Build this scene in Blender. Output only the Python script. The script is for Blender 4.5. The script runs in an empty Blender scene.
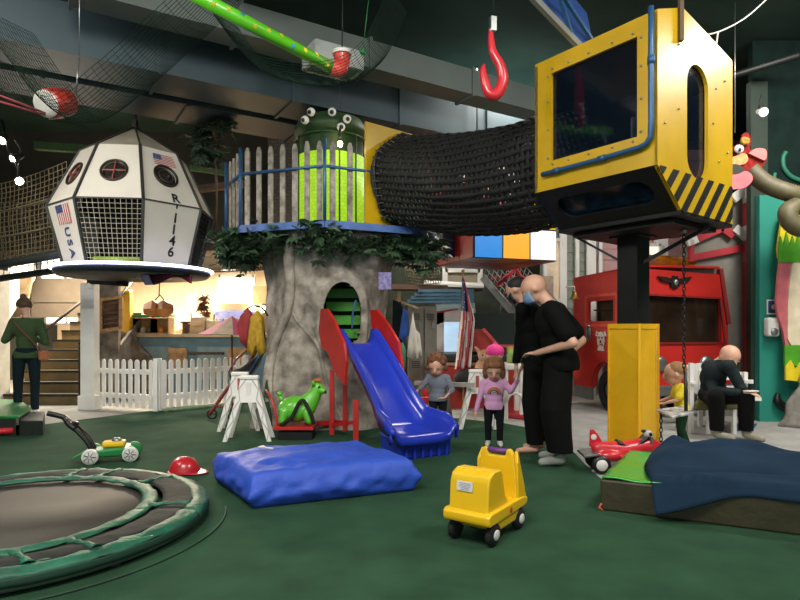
import bpy, bmesh, math, random
from mathutils import Vector, Matrix, noise
V = Vector; PI = math.pi; R = math.radians
random.seed(7)
COL = bpy.context.scene.collection
F = 590.0; H = 1.2; Y0 = 328.0
def P(px, py, Y): return V(((px-400)*Y/F, Y, H+(Y0-py)*Y/F))
def G(px, py, z=0.0):
    Y = F*(H-z)/(py-Y0); return V(((px-400)*Y/F, Y, z))

# ---------------------------------------------------------------- materials
def lin(h):
    if isinstance(h, (tuple, list)): return (*h[:3], 1)
    h = h.lstrip('#'); c = [int(h[i:i+2], 16)/255 for i in (0, 2, 4)]
    return (*[x/12.92 if x <= .04045 else ((x+.055)/1.055)**2.4 for x in c], 1)
MATS = {}
def mat(name, hexc, rough=.6, metal=0, var=.12, scale=6, bump=0, bscale=60, emit=0, coat=0, alpha=1, second=None, trans=0, sheen=0, ecol=None):
    if name in MATS: return MATS[name]
    m = bpy.data.materials.new(name); m.use_nodes = True; nt = m.node_tree; N = nt.nodes; L = nt.links
    b = N['Principled BSDF']; c = lin(hexc)
    b.inputs['Roughness'].default_value = rough; b.inputs['Metallic'].default_value = metal
    tc = N.new('ShaderNodeTexCoord'); nz = N.new('ShaderNodeTexNoise'); nz.inputs['Scale'].default_value = scale
    nz.inputs['Detail'].default_value = 5; L.new(tc.outputs['Object'], nz.inputs['Vector'])
    mx = N.new('ShaderNodeMix'); mx.data_type = 'RGBA'
    ramp = N.new('ShaderNodeMapRange'); ramp.inputs['From Min'].default_value = .3; ramp.inputs['From Max'].default_value = .7
    L.new(nz.outputs['Fac'], ramp.inputs['Value']); L.new(ramp.outputs['Result'], mx.inputs['Factor'])
    c2 = lin(second) if second else tuple(x*(1-var*1.6) for x in c[:3])+(1,)
    c1 = c if second else tuple(min(1, x*(1+var)) for x in c[:3])+(1,)
    mx.inputs['A'].default_value = c1; mx.inputs['B'].default_value = c2
    L.new(mx.outputs['Result'], b.inputs['Base Color'])
    if bump:
        bn = N.new('ShaderNodeTexNoise'); bn.inputs['Scale'].default_value = bscale; bn.inputs['Detail'].default_value = 4
        L.new(tc.outputs['Object'], bn.inputs['Vector']); bp = N.new('ShaderNodeBump'); bp.inputs['Strength'].default_value = min(1, bump)
        bp.inputs['Distance'].default_value = .02; L.new(bn.outputs['Fac'], bp.inputs['Height']); L.new(bp.outputs['Normal'], b.inputs['Normal'])
    if emit: b.inputs['Emission Color'].default_value = lin(ecol or hexc); b.inputs['Emission Strength'].default_value = emit
    if coat: b.inputs['Coat Weight'].default_value = coat
    if alpha < 1: b.inputs['Alpha'].default_value = alpha
    if trans: b.inputs['Transmission Weight'].default_value = trans
    if rough >= .85: b.inputs['Specular IOR Level'].default_value = .15
    if sheen: b.inputs['Sheen Weight'].default_value = sheen
    MATS[name] = m; return m
def brickmat(name, c1, c2, mortar, scale=10, rough=.8, emit=0, bw=.5, rh=.25, rot=(R(90), 0, 0), ms=.02, alpha=1):
    if name in MATS: return MATS[name]
    m = bpy.data.materials.new(name); m.use_nodes = True; nt = m.node_tree; N = nt.nodes; L = nt.links
    b = N['Principled BSDF']; b.inputs['Roughness'].default_value = rough
    tc = N.new('ShaderNodeTexCoord'); mp = N.new('ShaderNodeMapping'); mp.inputs['Rotation'].default_value = rot
    br = N.new('ShaderNodeTexBrick'); br.inputs['Scale'].default_value = scale; br.inputs['Color1'].default_value = lin(c1)
    br.inputs['Color2'].default_value = lin(c2); br.inputs['Mortar'].default_value = lin(mortar)
    br.inputs['Brick Width'].default_value = bw; br.inputs['Row Height'].default_value = rh; br.inputs['Mortar Size'].default_value = ms
    L.new(tc.outputs['Object'], mp.inputs['Vector']); L.new(mp.outputs['Vector'], br.inputs['Vector'])
    L.new(br.outputs['Color'], b.inputs['Base Color'])
    if emit: L.new(br.outputs['Color'], b.inputs['Emission Color']); b.inputs['Emission Strength'].default_value = emit
    if alpha < 1: b.inputs['Alpha'].default_value = alpha
    MATS[name] = m; return m

# ---------------------------------------------------------------- mesh builder
def frame(d):
    d = d.normalized(); up = V((0, 0, 1)) if abs(d.z) < .95 else V((1, 0, 0))
    x = d.cross(up).normalized(); y = x.cross(d).normalized(); return x, y
class MB:
    def __init__(s): s.bm = bmesh.new(); s.mi = 0
    def _f(s, vs, smooth=False):
        try: f = s.bm.faces.new(vs)
        except ValueError: return None
        f.material_index = s.mi; f.smooth = smooth; return f
    def box(s, c, d, rz=0, M=None):
        M2 = Matrix.Translation(V(c)) @ (M if M is not None else Matrix.Rotation(rz, 4, 'Z'))
        vs = [s.bm.verts.new(M2 @ V((x*d[0]/2, y*d[1]/2, z*d[2]/2))) for x in (-1, 1) for y in (-1, 1) for z in (-1, 1)]
        for q in ((0, 1, 3, 2), (4, 6, 7, 5), (0, 4, 5, 1), (2, 3, 7, 6), (0, 2, 6, 4), (1, 5, 7, 3)): s._f([vs[i] for i in q])
        return s
    def bar(s, a, b, w, h=None, up=None):      # box section along a line
        a = V(a); b = V(b); d = b-a; h = h or w
        if up is None: x, y = frame(d)
        else: x = d.cross(V(up)).normalized(); y = x.cross(d).normalized()
        r = [[s.bm.verts.new(p+x*i*w/2+y*j*h/2) for i, j in ((-1, -1), (1, -1), (1, 1), (-1, 1))] for p in (a, b)]
        s._f(r[0][::-1]); s._f(r[1])
        for k in range(4): s._f([r[0][k], r[0][(k+1) % 4], r[1][(k+1) % 4], r[1][k]])
        return s
    def tube(s, path, r, seg=10, closed=False, cap=True, smooth=True):
        path = [V(p) for p in path]; n = len(path); rr = r if isinstance(r, (list, tuple)) else [r]*n
        rings = []; x = None
        for i, p in enumerate(path):
            if closed: d = path[(i+1) % n]-path[i-1]
            else: d = path[min(i+1, n-1)]-path[max(i-1, 0)]
            d.normalize()
            if x is None: x, y = frame(d)
            else:
                x = (x-d*x.dot(d)); x = x.normalized() if x.length > 1e-6 else frame(d)[0]
                y = x.cross(d)
            rings.append([s.bm.verts.new(p+(x*math.cos(t)+y*math.sin(t))*rr[i]) for t in [2*PI*k/seg for k in range(seg)]])
        m = n if closed else n-1
        for i in range(m):
            A, B = rings[i], rings[(i+1) % n]
            for k in range(seg): s._f([A[k], A[(k+1) % seg], B[(k+1) % seg], B[k]], smooth)
        if cap and not closed: s._f(rings[0][::-1]); s._f(rings[-1])
        return s
    def cyl(s, a, b, r, r2=None, seg=20): return s.tube([a, b], [r, r if r2 is None else r2], seg)
    def ball(s, c, r, seg=14, M=None):
        r = (r, r, r) if isinstance(r, (int, float)) else r; c = V(c); rings = []
        nr = max(6, seg//2)
        f = (lambda v: c+(M @ v)) if M is not None else (lambda v: c+v)
        top = s.bm.verts.new(f(V((0, 0, r[2])))); bot = s.bm.verts.new(f(V((0, 0, -r[2]))))
        for i in range(1, nr):
            p = PI*i/nr
            rings.append([s.bm.verts.new(f(V((r[0]*math.sin(p)*math.cos(t), r[1]*math.sin(p)*math.sin(t), r[2]*math.cos(p))))) for t in [2*PI*k/seg for k in range(seg)]])
        for k in range(seg):
            s._f([top, rings[0][k], rings[0][(k+1) % seg]], True); s._f([bot, rings[-1][(k+1) % seg], rings[-1][k]], True)
            for i in range(nr-2): s._f([rings[i][k], rings[i+1][k], rings[i+1][(k+1) % seg], rings[i][(k+1) % seg]], True)
        return s
    def lathe(s, prof, c=(0, 0, 0), axis=(0, 0, 1), seg=24, smooth=True):  # prof [(r,h)]
        c = V(c); d = V(axis).normalized(); x, y = frame(d); rings = []
        for r, h in prof: rings.append([s.bm.verts.new(c+d*h+(x*math.cos(t)+y*math.sin(t))*max(r, 1e-4)) for t in [2*PI*k/seg for k in range(seg)]])
        for A, B in zip(rings, rings[1:]):
            for k in range(seg): s._f([A[k], A[(k+1) % seg], B[(k+1) % seg], B[k]], smooth)
        return s
    def prism(s, pts, ext):                    # polygon (3d points) extruded by vector
        pts = [V(p) for p in pts]; ext = V(ext)
        a = [s.bm.verts.new(p) for p in pts]; b = [s.bm.verts.new(p+ext) for p in pts]; n = len(a)
        s._f(a[::-1]); s._f(b)
        for k in range(n): s._f([a[k], a[(k+1) % n], b[(k+1) % n], b[k]])
        return s
    def plate(s, outer, holes, o, u, v, ext):  # 2d outline with holes in plane o+u*x+v*y, extruded by ext
        t = bmesh.new(); o = V(o); u = V(u); v = V(v); ext = V(ext); es = []
        for loop in [outer]+list(holes):
            vs = [t.verts.new((p[0], p[1], 0)) for p in loop]
            for i in range(len(vs)): es.append(t.edges.new((vs[i], vs[(i+1) % len(vs)])))
        bmesh.ops.triangle_fill(t, use_beauty=True, use_dissolve=False, edges=es)
        t.verts.index_update()
        A = [s.bm.verts.new(o+u*w.co.x+v*w.co.y) for w in t.verts]; B = [s.bm.verts.new(a.co+ext) for a in A]
        for f in t.faces:
            i = [w.index for w in f.verts]; s._f([A[k] for k in i]); s._f([B[k] for k in i[::-1]])
        for e in t.edges:
            if len(e.link_faces) == 1:
                i, j = e.verts[0].index, e.verts[1].index; s._f([A[i], A[j], B[j], B[i]])
        t.free(); return s
    def grid(s, f, nu, nv, smooth=True, cu=False, mf=None):
        vs = [[s.bm.verts.new(f(i/nu, j/nv)) for j in range(nv+1)] for i in range(nu if cu else nu+1)]
        for i in range(nu):
            for j in range(nv):
                i2 = (i+1) % nu if cu else i+1
                q = s._f([vs[i][j], vs[i2][j], vs[i2][j+1], vs[i][j+1]], smooth)
                if q and mf: q.material_index = mf((i+.5)/nu, (j+.5)/nv)
        return vs
    def bevel(s, w, seg=2, ang=30):
        s.bm.normal_update()
        es = [e for e in s.bm.edges if len(e.link_faces) == 2 and e.calc_face_angle(0) > R(ang)]
        bmesh.ops.bevel(s.bm, geom=es, offset=w, segments=seg, profile=.5, affect='EDGES', clamp_overlap=True)
        return s
    def build(s, name, m, parent=None, local=False, fix=True, smooth=None):
        if fix: bmesh.ops.recalc_face_normals(s.bm, faces=s.bm.faces)
        if smooth is not None:
            for f in s.bm.faces: f.smooth = smooth
        me = bpy.data.meshes.new(name); s.bm.to_mesh(me); s.bm.free()
        for k in (m if isinstance(m, (list, tuple)) else [m]): me.materials.append(k)
        o = bpy.data.objects.new(name, me); COL.objects.link(o)
        if parent is not None:
            if not local: me.transform(WM(parent).inverted())
            o.parent = parent
        return o
def WM(o):
    M = Matrix.LocRotScale(o.location, o.rotation_euler, o.scale)
    return WM(o.parent) @ M if o.parent else M
def bake(o):
    dg = bpy.context.evaluated_depsgraph_get(); ev = o.evaluated_get(dg)
    me = bpy.data.meshes.new_from_object(ev); old = o.data; o.modifiers.clear(); o.data = me; me.name = old.name
    return o
def thing(name, label, cat, loc=(0, 0, 0), rz=0, group=None):
    o = bpy.data.objects.new(name, None); COL.objects.link(o); o.location = V(loc); o.rotation_euler = (0, 0, rz)
    o.empty_display_size = .1
    return tag(o, label, cat, group)
def tag(o, label, cat, group=None, kind=None):
    o['label'] = label; o['category'] = cat
    if group: o['group'] = group
    if kind: o['kind'] = kind
    return o
def struct(o): o['kind'] = 'structure'; return o
def copy_tree(o, parent=None):
    c = o.copy(); COL.objects.link(c)
    if parent: c.parent = parent
    for ch in [x for x in bpy.data.objects if x.parent == o]: copy_tree(ch, c)
    return c
def arc(c, r, a0, a1, n, u=(1, 0, 0), v=(0, 0, 1)):
    return [V(c)+V(u)*r*math.cos(a0+(a1-a0)*i/n)+V(v)*r*math.sin(a0+(a1-a0)*i/n) for i in range(n+1)]
def rrect(x0, y0, x1, y1, r, n=5):
    o = []
    for cx, cy, a in ((x1-r, y1-r, 0), (x0+r, y1-r, 90), (x0+r, y0+r, 180), (x1-r, y0+r, 270)):
        for k in range(n+1): t = R(a+90*k/n); o.append((cx+r*math.cos(t), cy+r*math.sin(t)))
    return o
def catmull(pts, n=6):
    pts = [V(p) for p in pts]; o = []
    for i in range(len(pts)-1):
        p0, p1, p2, p3 = pts[max(i-1, 0)], pts[i], pts[i+1], pts[min(i+2, len(pts)-1)]
        for k in range(n):
            t = k/n; o.append(.5*((2*p1)+(p2-p0)*t+(2*p0-5*p1+4*p2-p3)*t*t+(3*p1-p0-3*p2+p3)*t**3))
    return o+[pts[-1]]
def clip(poly, n, d):                          # keep side where dot(n,p) >= d
    o = []
    for i in range(len(poly)):
        a, b = poly[i], poly[(i+1) % len(poly)]; fa = n[0]*a[0]+n[1]*a[1]-d; fb = n[0]*b[0]+n[1]*b[1]-d
        if fa >= 0: o.append(a)
        if fa*fb < 0: t = fa/(fa-fb); o.append((a[0]+(b[0]-a[0])*t, a[1]+(b[1]-a[1])*t))
    return o
def text(name, s, o, u, v, size, m, parent, depth=.004):
    cu = bpy.data.curves.new(name, 'FONT'); cu.body = s; cu.size = 1; cu.extrude = 0; cu.align_x = 'CENTER'; cu.align_y = 'CENTER'; cu.offset = .02
    ob = bpy.data.objects.new(name, cu); COL.objects.link(ob)
    me = bpy.data.meshes.new_from_object(ob.evaluated_get(bpy.context.evaluated_depsgraph_get()))
    bpy.data.objects.remove(ob); u = V(u).normalized(); v = V(v).normalized(); n = u.cross(v)
    me.transform(Matrix(((u.x*size, v.x*size, n.x, o[0]), (u.y*size, v.y*size, n.y, o[1]), (u.z*size, v.z*size, n.z, o[2]), (0, 0, 0, 1))))
    mb = MB(); mb.bm.from_mesh(me); bpy.data.meshes.remove(me)
    r = bmesh.ops.extrude_face_region(mb.bm, geom=mb.bm.faces[:]); bmesh.ops.translate(mb.bm, verts=[g for g in r['geom'] if isinstance(g, bmesh.types.BMVert)], vec=n*depth)
    return mb.build(name, m, parent)

# blobs: overlapping solids fused to one skin by a voxel remesh
def blob(name, parts, vox, m, parent=None, smooth=6, local=False):
    mb = MB()
    for p in parts:
        if p[0] == 's': mb.ball(p[1], p[2], 20, p[3] if len(p) > 3 else None)
        else:
            a, b, ra, rb = V(p[1]), V(p[2]), p[3], p[4]; L = (b-a).length
            mb.ball(a, ra, 16); mb.ball(b, rb, 16)
            if L > 1e-4: mb.cyl(a, b, ra, rb, 16)
    o = mb.build(name, m, None)
    md = o.modifiers.new('r', 'REMESH'); md.mode = 'VOXEL'; md.voxel_size = vox; md.use_smooth_shade = True
    if smooth: sm = o.modifiers.new('s', 'SMOOTH'); sm.iterations = smooth; sm.factor = .5
    bake(o)
    for f in o.data.polygons: f.use_smooth = True
    if parent is not None:
        if not local: o.data.transform(WM(parent).inverted())
        o.parent = parent
    return o
def rotcols(x, y, z): return Matrix((x, y, z)).transposed()

# ---------------------------------------------------------------- people
def hemcut(o, z, c=None, rad=9):               # trim a garment to a clean level hem
    par = WM(o.parent); me = o.data; bm = bmesh.new(); bm.from_mesh(me); bm.transform(par)
    vs = [v for v in bm.verts if c is None or math.hypot(v.co.x-c.x, v.co.y-c.y) < rad]; S_ = set(vs)
    es = [e for e in bm.edges if e.verts[0] in S_ and e.verts[1] in S_]; fs = [f for f in bm.faces if all(v in S_ for v in f.verts)]
    r = bmesh.ops.bisect_plane(bm, geom=vs+es+fs, plane_co=(0, 0, z), plane_no=(0, 0, -1), clear_outer=True)
    cut = [g for g in r['geom_cut'] if isinstance(g, bmesh.types.BMEdge)]
    try: bmesh.ops.holes_fill(bm, edges=cut, sides=0)
    except Exception: pass
    bm.transform(par.inverted()); bm.to_mesh(me); bm.free()
def person(name, label, J, face, skin, shirt=None, pants=None, hair=None, hairstyle='short', sleeves='long', shoes=None, scale=1.0, mask=None, w=1.0, vox=.011, fingers=.35, pantsw=1.0, shirtlen=0.0, loc=None, smile=False, eyes=True, socks=None, female=False, hem=.07, cuff=.03, lean=None, arml=None):
    S = scale; J = {k: V(v) for k, v in J.items()}
    pel, ch, nk, hd = J['pelvis'], J['chest'], J['neck'], J['head']
    root = thing(name, label, 'person', loc or (pel.x, pel.y, 0))
    fw = V(face).normalized(); side = (J['shR']-J['shL']).normalized(); up = (ch-pel).normalized(); fr = side.cross(up).normalized()
    if fr.dot(fw) < 0: fr = -fr
    M = rotcols(side, fr, up)
    hs = fw.cross(V((0, 0, 1))).normalized(); hu = hs.cross(fw).normalized(); hr = J.get('hr', V((.1, 0, 0))).x   # head radius
    HM = rotcols(hs, fw, hu)
    def hp(x, y, z): return hd+hs*x*hr+fw*y*hr+hu*z*hr
    torso = [('s', ch, (.17*S*w, .115*S*w, .17*S), M), ('s', (ch+pel)/2, (.145*S*w, .105*S*w, .17*S), M), ('s', pel, (.165*S*w, .12*S*w, .13*S), M),
             ('c', J['shL'], J['shR'], .06*S*w, .06*S*w), ('c', ch+up*.08*S, nk, .08*S*w, .055*S)]
    limbs = []; arms = []; legs = []
    for s in 'LR':
        sh, el, wr = J['sh'+s], J['el'+s], J['wr'+s]
        hi, kn, an, toe = J['hip'+s], J['kn'+s], J['an'+s], J['toe'+s]
        arms += [('c', sh, el, .052*S, .042*S)]; limbs += [('c', sh, el, .052*S, .04*S), ('c', el, wr, .04*S, .026*S)]
        legs += [('c', hi, kn, .088*S*w, .062*S), ('c', kn, an, .06*S, .042*S)]
        limbs += [('c', hi, kn, .085*S, .055*S), ('c', kn+(an-kn)*.3, an, .055*S, .034*S), ('c', an-V((0, 0, .015*S)), toe, .036*S, .024*S), ('c', kn, kn+(an-kn)*.3, .053*S, .056*S)]
        hdv = J.get('hd'+s, (wr-el)).normalized(); hx, hy = frame(hdv)
        palm = wr+hdv*.05*S
        limbs.append(('s', palm, (.038*S, .018*S, .05*S), rotcols(hx, hy, hdv)))
        for i, (o, l) in enumerate(((-.028, .062), (-.010, .074), (.009, .07), (.027, .054))):
            b = palm+hdv*.035*S+hx*o*S; m1 = b+hdv*l*.55*S+hy*-.012*S*fingers*2; e = m1+(hdv*.5-hy*fingers).normalized()*l*.5*S
            limbs += [('c', b, m1, .0095*S, .0085*S), ('c', m1, e, .0085*S, .007*S)]
        b = palm-hdv*.02*S-hx*.03*S; limbs += [('c', b, b+(hdv*.6-hx*.7).normalized()*.035*S, .012*S, .010*S), ('c', b+(hdv*.6-hx*.7).normalized()*.035*S, b+(hdv*.6-hx*.7).normalized()*.035*S+hdv*.025*S, .010*S, .008*S)]
    head = [('s', hp(0, -.08, .18), (hr*.86, hr*1.0, hr*.92), HM), ('s', hp(0, .14, -.4), (hr*.62, hr*.72, hr*.66), HM),
            ('c', nk, hp(0, -.25, -.45), .055*S, .052*S), ('c', hp(0, .9, .05), hp(0, 1.02, -.25), hr*.09, hr*.15),
            ('s', hp(-.87, -.05, -.08), (hr*.1, hr*.17, hr*.25), HM), ('s', hp(.87, -.05, -.08), (hr*.1, hr*.17, hr*.25), HM),
            ('s', hp(0, .78, -.62), (hr*.22, hr*.15, hr*.1), HM)]
    if not eyes: pass
    blob('body', torso+limbs+head, vox, mat(*skin) if isinstance(skin, tuple) else skin, root)
    if eyes:
        for sx in (-.33, .33):
            if S < .7:
                MB().ball(hp(sx, .83, .0), (hr*.10, hr*.05, hr*.045), 10, HM).build('eye', mat('eye_dark', '#1c1410', .3), root); continue
            MB().ball(hp(sx, .80, .03), (hr*.10, hr*.07, hr*.055), 12, HM).build('eye', mat('eye_white', '#d8d2cc', .3), root)
            MB().ball(hp(sx, .865, .03), (hr*.06, hr*.04, hr*.055), 10, HM).build('iris', mat('eye_dark', '#1c1410', .3), root)
            MB().tube([hp(sx-.16, .84, .2), hp(sx, .88, .25), hp(sx+.16, .84, .2)], hr*.025, 6).build('eyebrow', mat('brow', '#4a3526', .9), root)
        if not mask: MB().tube([hp(-.24, .80, -.48 if smile else -.5), hp(-.1, .9, -.54), hp(.1, .9, -.54), hp(.24, .80, -.48 if smile else -.5)], hr*.05, 6).build('mouth', mat('lips', '#a5524c', .5), root)
    def grow(ps, k, add=0):
        o = []
        for p in ps:
            if p[0] == 's': o.append(('s', p[1], tuple(r*k+add for r in p[2]), p[3]))
            else: o.append(('c', p[1], p[2], p[3]*k+add, p[4]*k+add))
        return o
    if shirt:
        sp = grow(torso[:4], 1.07, .008*S)+[('c', ch+up*.08*S, ch+(nk-ch)*.8, .09*S*w, .066*S)]
        if hem: sp.append(('s', pel-up*.03*S, (.19*S*max(w, 1.0), .136*S*max(w, 1.0), .15*S), M))
        if shirtlen: sp.append(('s', pel-up*shirtlen, (.175*S*w, .135*S*w, .12*S), M))
        for s in 'LR':
            sh, el, wr = J['sh'+s], J['el'+s], J['wr'+s]
            if sleeves == 'long': sp += [('c', sh, el, .068*S, .056*S), ('c', el, wr-(wr-el)*.06, .055*S, .042*S)]
            elif sleeves == 'push': sp += [('c', sh, el, .068*S, .056*S), ('c', el, el+(wr-el)*.35, .055*S, .052*S)]
            else: sp += [('c', sh, sh+(el-sh)*.72, .074*S, .078*S)]
        o = blob('shirt', sp, vox, shirt, root, 4)
        if hem: hemcut(o, pel.z-hem*S, pel, .24*S)
    if pants:
        pp = [('s', pel, (.172*S*max(w, 1), .132*S*max(w, 1), .13*S), M)]
        for s in 'LR':
            hi, kn, an = J['hip'+s], J['kn'+s], J['an'+s]; k = pantsw
            pp += [('c', hi, kn, .096*S*max(w, 1), .068*S*k*1.02), ('c', kn, an+(kn-an)*.1, .068*S*k, .058*S*k)]
        o = blob('trousers', pp, vox, pants, root, 4)
        hemcut(o, max(J['anL'].z, J['anR'].z)+cuff*S)
    for s in 'LR':
        an, toe = J['an'+s], J['toe'+s]
        if socks: blob('sock', [('c', an+V((0, 0, .05*S)), an-V((0, 0, .01*S)), .042*S, .044*S), ('c', an-V((0, 0, .012*S)), toe, .044*S, .033*S)], vox*.8, socks, root, 3)
        if shoes:
            d = (toe-an); d.z = 0
            blob('shoe', [('c', an-V((0, 0, .012*S)), toe+V((0, 0, .008*S)), .05*S, .04*S), ('c', an-V((0, 0, .03*S))-d*.25, toe-V((0, 0, .005*S)), .036*S, .034*S)], vox*.8, shoes, root, 3)
    if hair:
        if hairstyle == 'bun': hp_ = [('s', hp(0, -.22, .3), (hr*.95, hr*1.0, hr*.92), HM), ('s', hp(0, -.5, 1.3), (hr*.4, hr*.4, hr*.36), HM)]
        elif hairstyle == 'bob': hp_ = [('s', hp(0, -.2, .32), (hr*1.0, hr*1.04, hr*.92), HM), ('s', hp(-.8, -.15, -.35), (hr*.28, hr*.5, hr*.7), HM), ('s', hp(.8, -.15, -.35), (hr*.28, hr*.5, hr*.7), HM), ('s', hp(0, -.7, -.3), (hr*.8, hr*.4, hr*.8), HM), ('s', hp(0, .62, .62), (hr*.66, hr*.3, hr*.3), HM)]
        elif hairstyle == 'curly':
            hp_ = [('s', hp(0, -.22, .4), (hr*1.0, hr*1.0, hr*.85), HM)]
            rnd = random.Random(3)
            for k in range(46):
                t = rnd.uniform(0, 2*PI); q = rnd.uniform(0, 1); d = V((math.cos(t)*math.cos(q*1.5), math.sin(t)*math.cos(q*1.5), math.sin(q*1.5)))
                if d.y > .55 and d.z < .5: continue
                hp_.append(('s', hp(d.x*.98, d.y*.98-.18, d.z*.9+.25), (hr*.24, hr*.24, hr*.24), HM))
            for k in range(14):
                t = PI+PI*k/13; hp_.append(('s', hp(math.cos(t)*.95, math.sin(t)*.9-.05, -.25), (hr*.25, hr*.25, hr*.3), HM))
        else: hp_ = [('s', hp(0, -.24, .34), (hr*.9, hr*.96, hr*.84), HM)]
        blob('hair', hp_, vox*.7, hair, root, 2)
    if mask:
        def fm(u, v):
            a = (u-.5)*2.5; z = -.85+v*.85; bul = 1.0+.1*math.sin(PI*v)*math.cos(a)
            return hp(math.sin(a)*.80*bul, .16+math.cos(a)*(.78+.14*math.sin(PI*v))*bul, z)
        mb = MB(); mb.grid(fm, 14, 8); o = mb.build('face_mask', mask, root)
        md = o.modifiers.new('s', 'SOLIDIFY'); md.thickness = .004; bake(o)
    return root
# ---------------------------------------------------------------- palette
m_carpet = mat('green_rubber_carpet', '#2b4b36', .95, var=.16, scale=3, bump=.5, bscale=220)
m_grey = mat('grey_carpet', '#9b9b97', .95, var=.1, scale=4, bump=.4, bscale=200)
m_ceil = mat('ceiling_dark_green', '#2c3f38', .85, var=.2, scale=1.2)
m_duct = mat('duct_blue_grey', '#34454c', .55, .2, var=.15, scale=1)
m_duct2 = mat('duct_grey', '#5c6662', .55, .2, var=.12, scale=1)
m_duct3 = mat('duct_dark_blue', '#24323c', .6, .1, var=.15, scale=1)
m_wdark = mat('dark_wall', '#2b2d29', .9, var=.2, scale=1.5)
m_cream = mat('cream_wall', '#d9c3a3', .8, var=.06, scale=2)
m_white = mat('white_paint', '#d9d8d3', .5, var=.05, scale=4)
m_black = mat('black_metal', '#141615', .5, .3, var=.2)
m_blk = mat('black_plastic', '#151716', .45, var=.15)
m_rubber = mat('black_rubber', '#101110', .8, var=.1)
m_red = mat('red_paint', '#b3221f', .4, var=.12, scale=5)
m_redpl = mat('red_plastic', '#c62a35', .28, var=.06, coat=.3)
m_yel = mat('cab_yellow', '#bf9a0f', .38, var=.08, scale=3)
m_yelfoam = mat('yellow_vinyl', '#dba91a', .42, var=.07, scale=3, bump=.25, bscale=14)
m_toyyel = mat('toy_yellow', '#e3b719', .35, var=.04, coat=.2)
m_blue = mat('pipe_blue', '#2a557f', .4, .2, var=.12)
m_slide = mat('slide_blue', '#2438ae', .25, var=.07, scale=3, coat=.3)
m_bag = mat('blue_vinyl', '#2a50bd', .6, var=.08, scale=5, bump=.8, bscale=7)
m_steel = mat('steel', '#8d9190', .35, .8, var=.1)
m_glass = mat('smoked_window', '#101822', .1, var=.2, coat=.4)
m_wood = mat('light_wood', '#a8865a', .6, var=.25, scale=9)
m_dwood = mat('dark_wood', '#4b3524', .6, var=.3, scale=9)
m_greywood = mat('grey_picket_wood', '#8f8880', .8, var=.3, scale=14, bump=.4, bscale=50)
m_skinA = mat('skin_light', '#c89a82', .5, var=.06)
m_lime = mat('lime_green', '#6ec022', .45, var=.08)
m_green = mat('plastic_green', '#1c7a3c', .35, var=.08)

# ---------------------------------------------------------------- setting
mb = MB(); mb.box((0, 7, -.05), (22, 22, .1)); struct(mb.build('floor', m_grey))
gp = [G(-160, 433), G(43, 425), G(156, 410.5), G(157, 408.5), G(245, 402), G(300, 402), G(330, 404), G(392, 414), G(455, 418.5), G(506, 424), G(527, 428), G(543, 434), G(560, 443), G(575, 454), G(592, 472), G(620, 495), G(700, 520), G(800, 535), V((6, 1.5, 0)), V((6, -3, 0)), V((-9, -3, 0)), V((-9, 5, 0))]
mb = MB(); mb.prism([V((p.x, p.y, .001)) for p in gp], (0, 0, .006)); struct(mb.build('floor', m_carpet))
mb = MB(); mb.box((0, 6, 5.05), (22, 20, .1)); struct(mb.build('ceiling', m_ceil))
mb = MB(); mb.box((-9.05, 6, 2.5), (.1, 20, 5.2)); struct(mb.build('wall_left', m_wdark))
mb = MB(); mb.box((9.05, 6, 2.5), (.1, 20, 5.2)); struct(mb.build('wall_right', m_wdark))
mb = MB(); mb.box((0, 15.55, 2.5), (18, .1, 5.2)); struct(mb.build('wall_back', m_cream))
# bulkhead above the lit bar and soffit behind it
m_bulk = mat('bulkhead_brown', '#3a352f', .9, var=.3, scale=2, second='#2a2a26')
mb = MB(); mb.box((-5.7, 11.5, 3.86), (6.6, .12, 2.3)); mb.box((-5.7, 13.5, 2.74), (6.6, 4, .06)); struct(mb.build('wall_bulkhead', m_bulk))
m_brick = brickmat('dark_brick', '#4a4038', '#3a332d', '#26241f', 4)
mb = MB(); mb.box((-1.65, 11.2, 3.6), (1.7, .12, 2.8)); mb.box((-1.7, 12.2, 1.1), (1.4, .1, 2.2)); struct(mb.build('wall_brick', m_brick))
mb = MB(); mb.box((4.1, 12.0, 2.5), (9.8, .1, 5)); struct(mb.build('wall_middle', mat('mid_wall', '#3a3f36', .9, var=.2)))

# ducts run along one diagonal under the ceiling
D = V((.852, .524, 0)); Nn = V((-.524, .852, 0))
def duct(name, yc, zb, h, w, m, x0, x1, label):
    mb = MB(); a = V((0, yc, zb+h/2))+Nn*w/2
    mb.bar(a+D*x0, a+D*x1, w, h, up=(0, 0, 1))
    n = int((x1-x0)/1.5)
    for i in range(n+1): p = a+D*(x0+i*1.5); mb.bar(p-D*.02, p+D*.02, w+.05, h+.05, up=(0, 0, 1))
    return tag(mb.build(name, m), label, 'duct')
duct('air_duct', 7.0, 4.2, .32, .34, m_duct2, -3.4, 5.2, 'slim pale grey rectangular air duct crossing behind the red hook, carrying the vent')
duct('air_duct', 7.85, 3.92, .5, .6, m_duct, -7.5, 4.9, 'wide blue-grey rectangular air duct, the middle one of the diagonal run')
duct('air_duct', 8.7, 3.9, .32, .7, m_duct3, -7.5, 3.5, 'dark blue lower duct, farthest of the diagonal ducts, above the leafy branches')
duct('air_duct', 6.0, 4.5, .3, .3, m_duct, -6, -1.2, 'narrow blue-grey duct high in the upper left corner')
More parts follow.
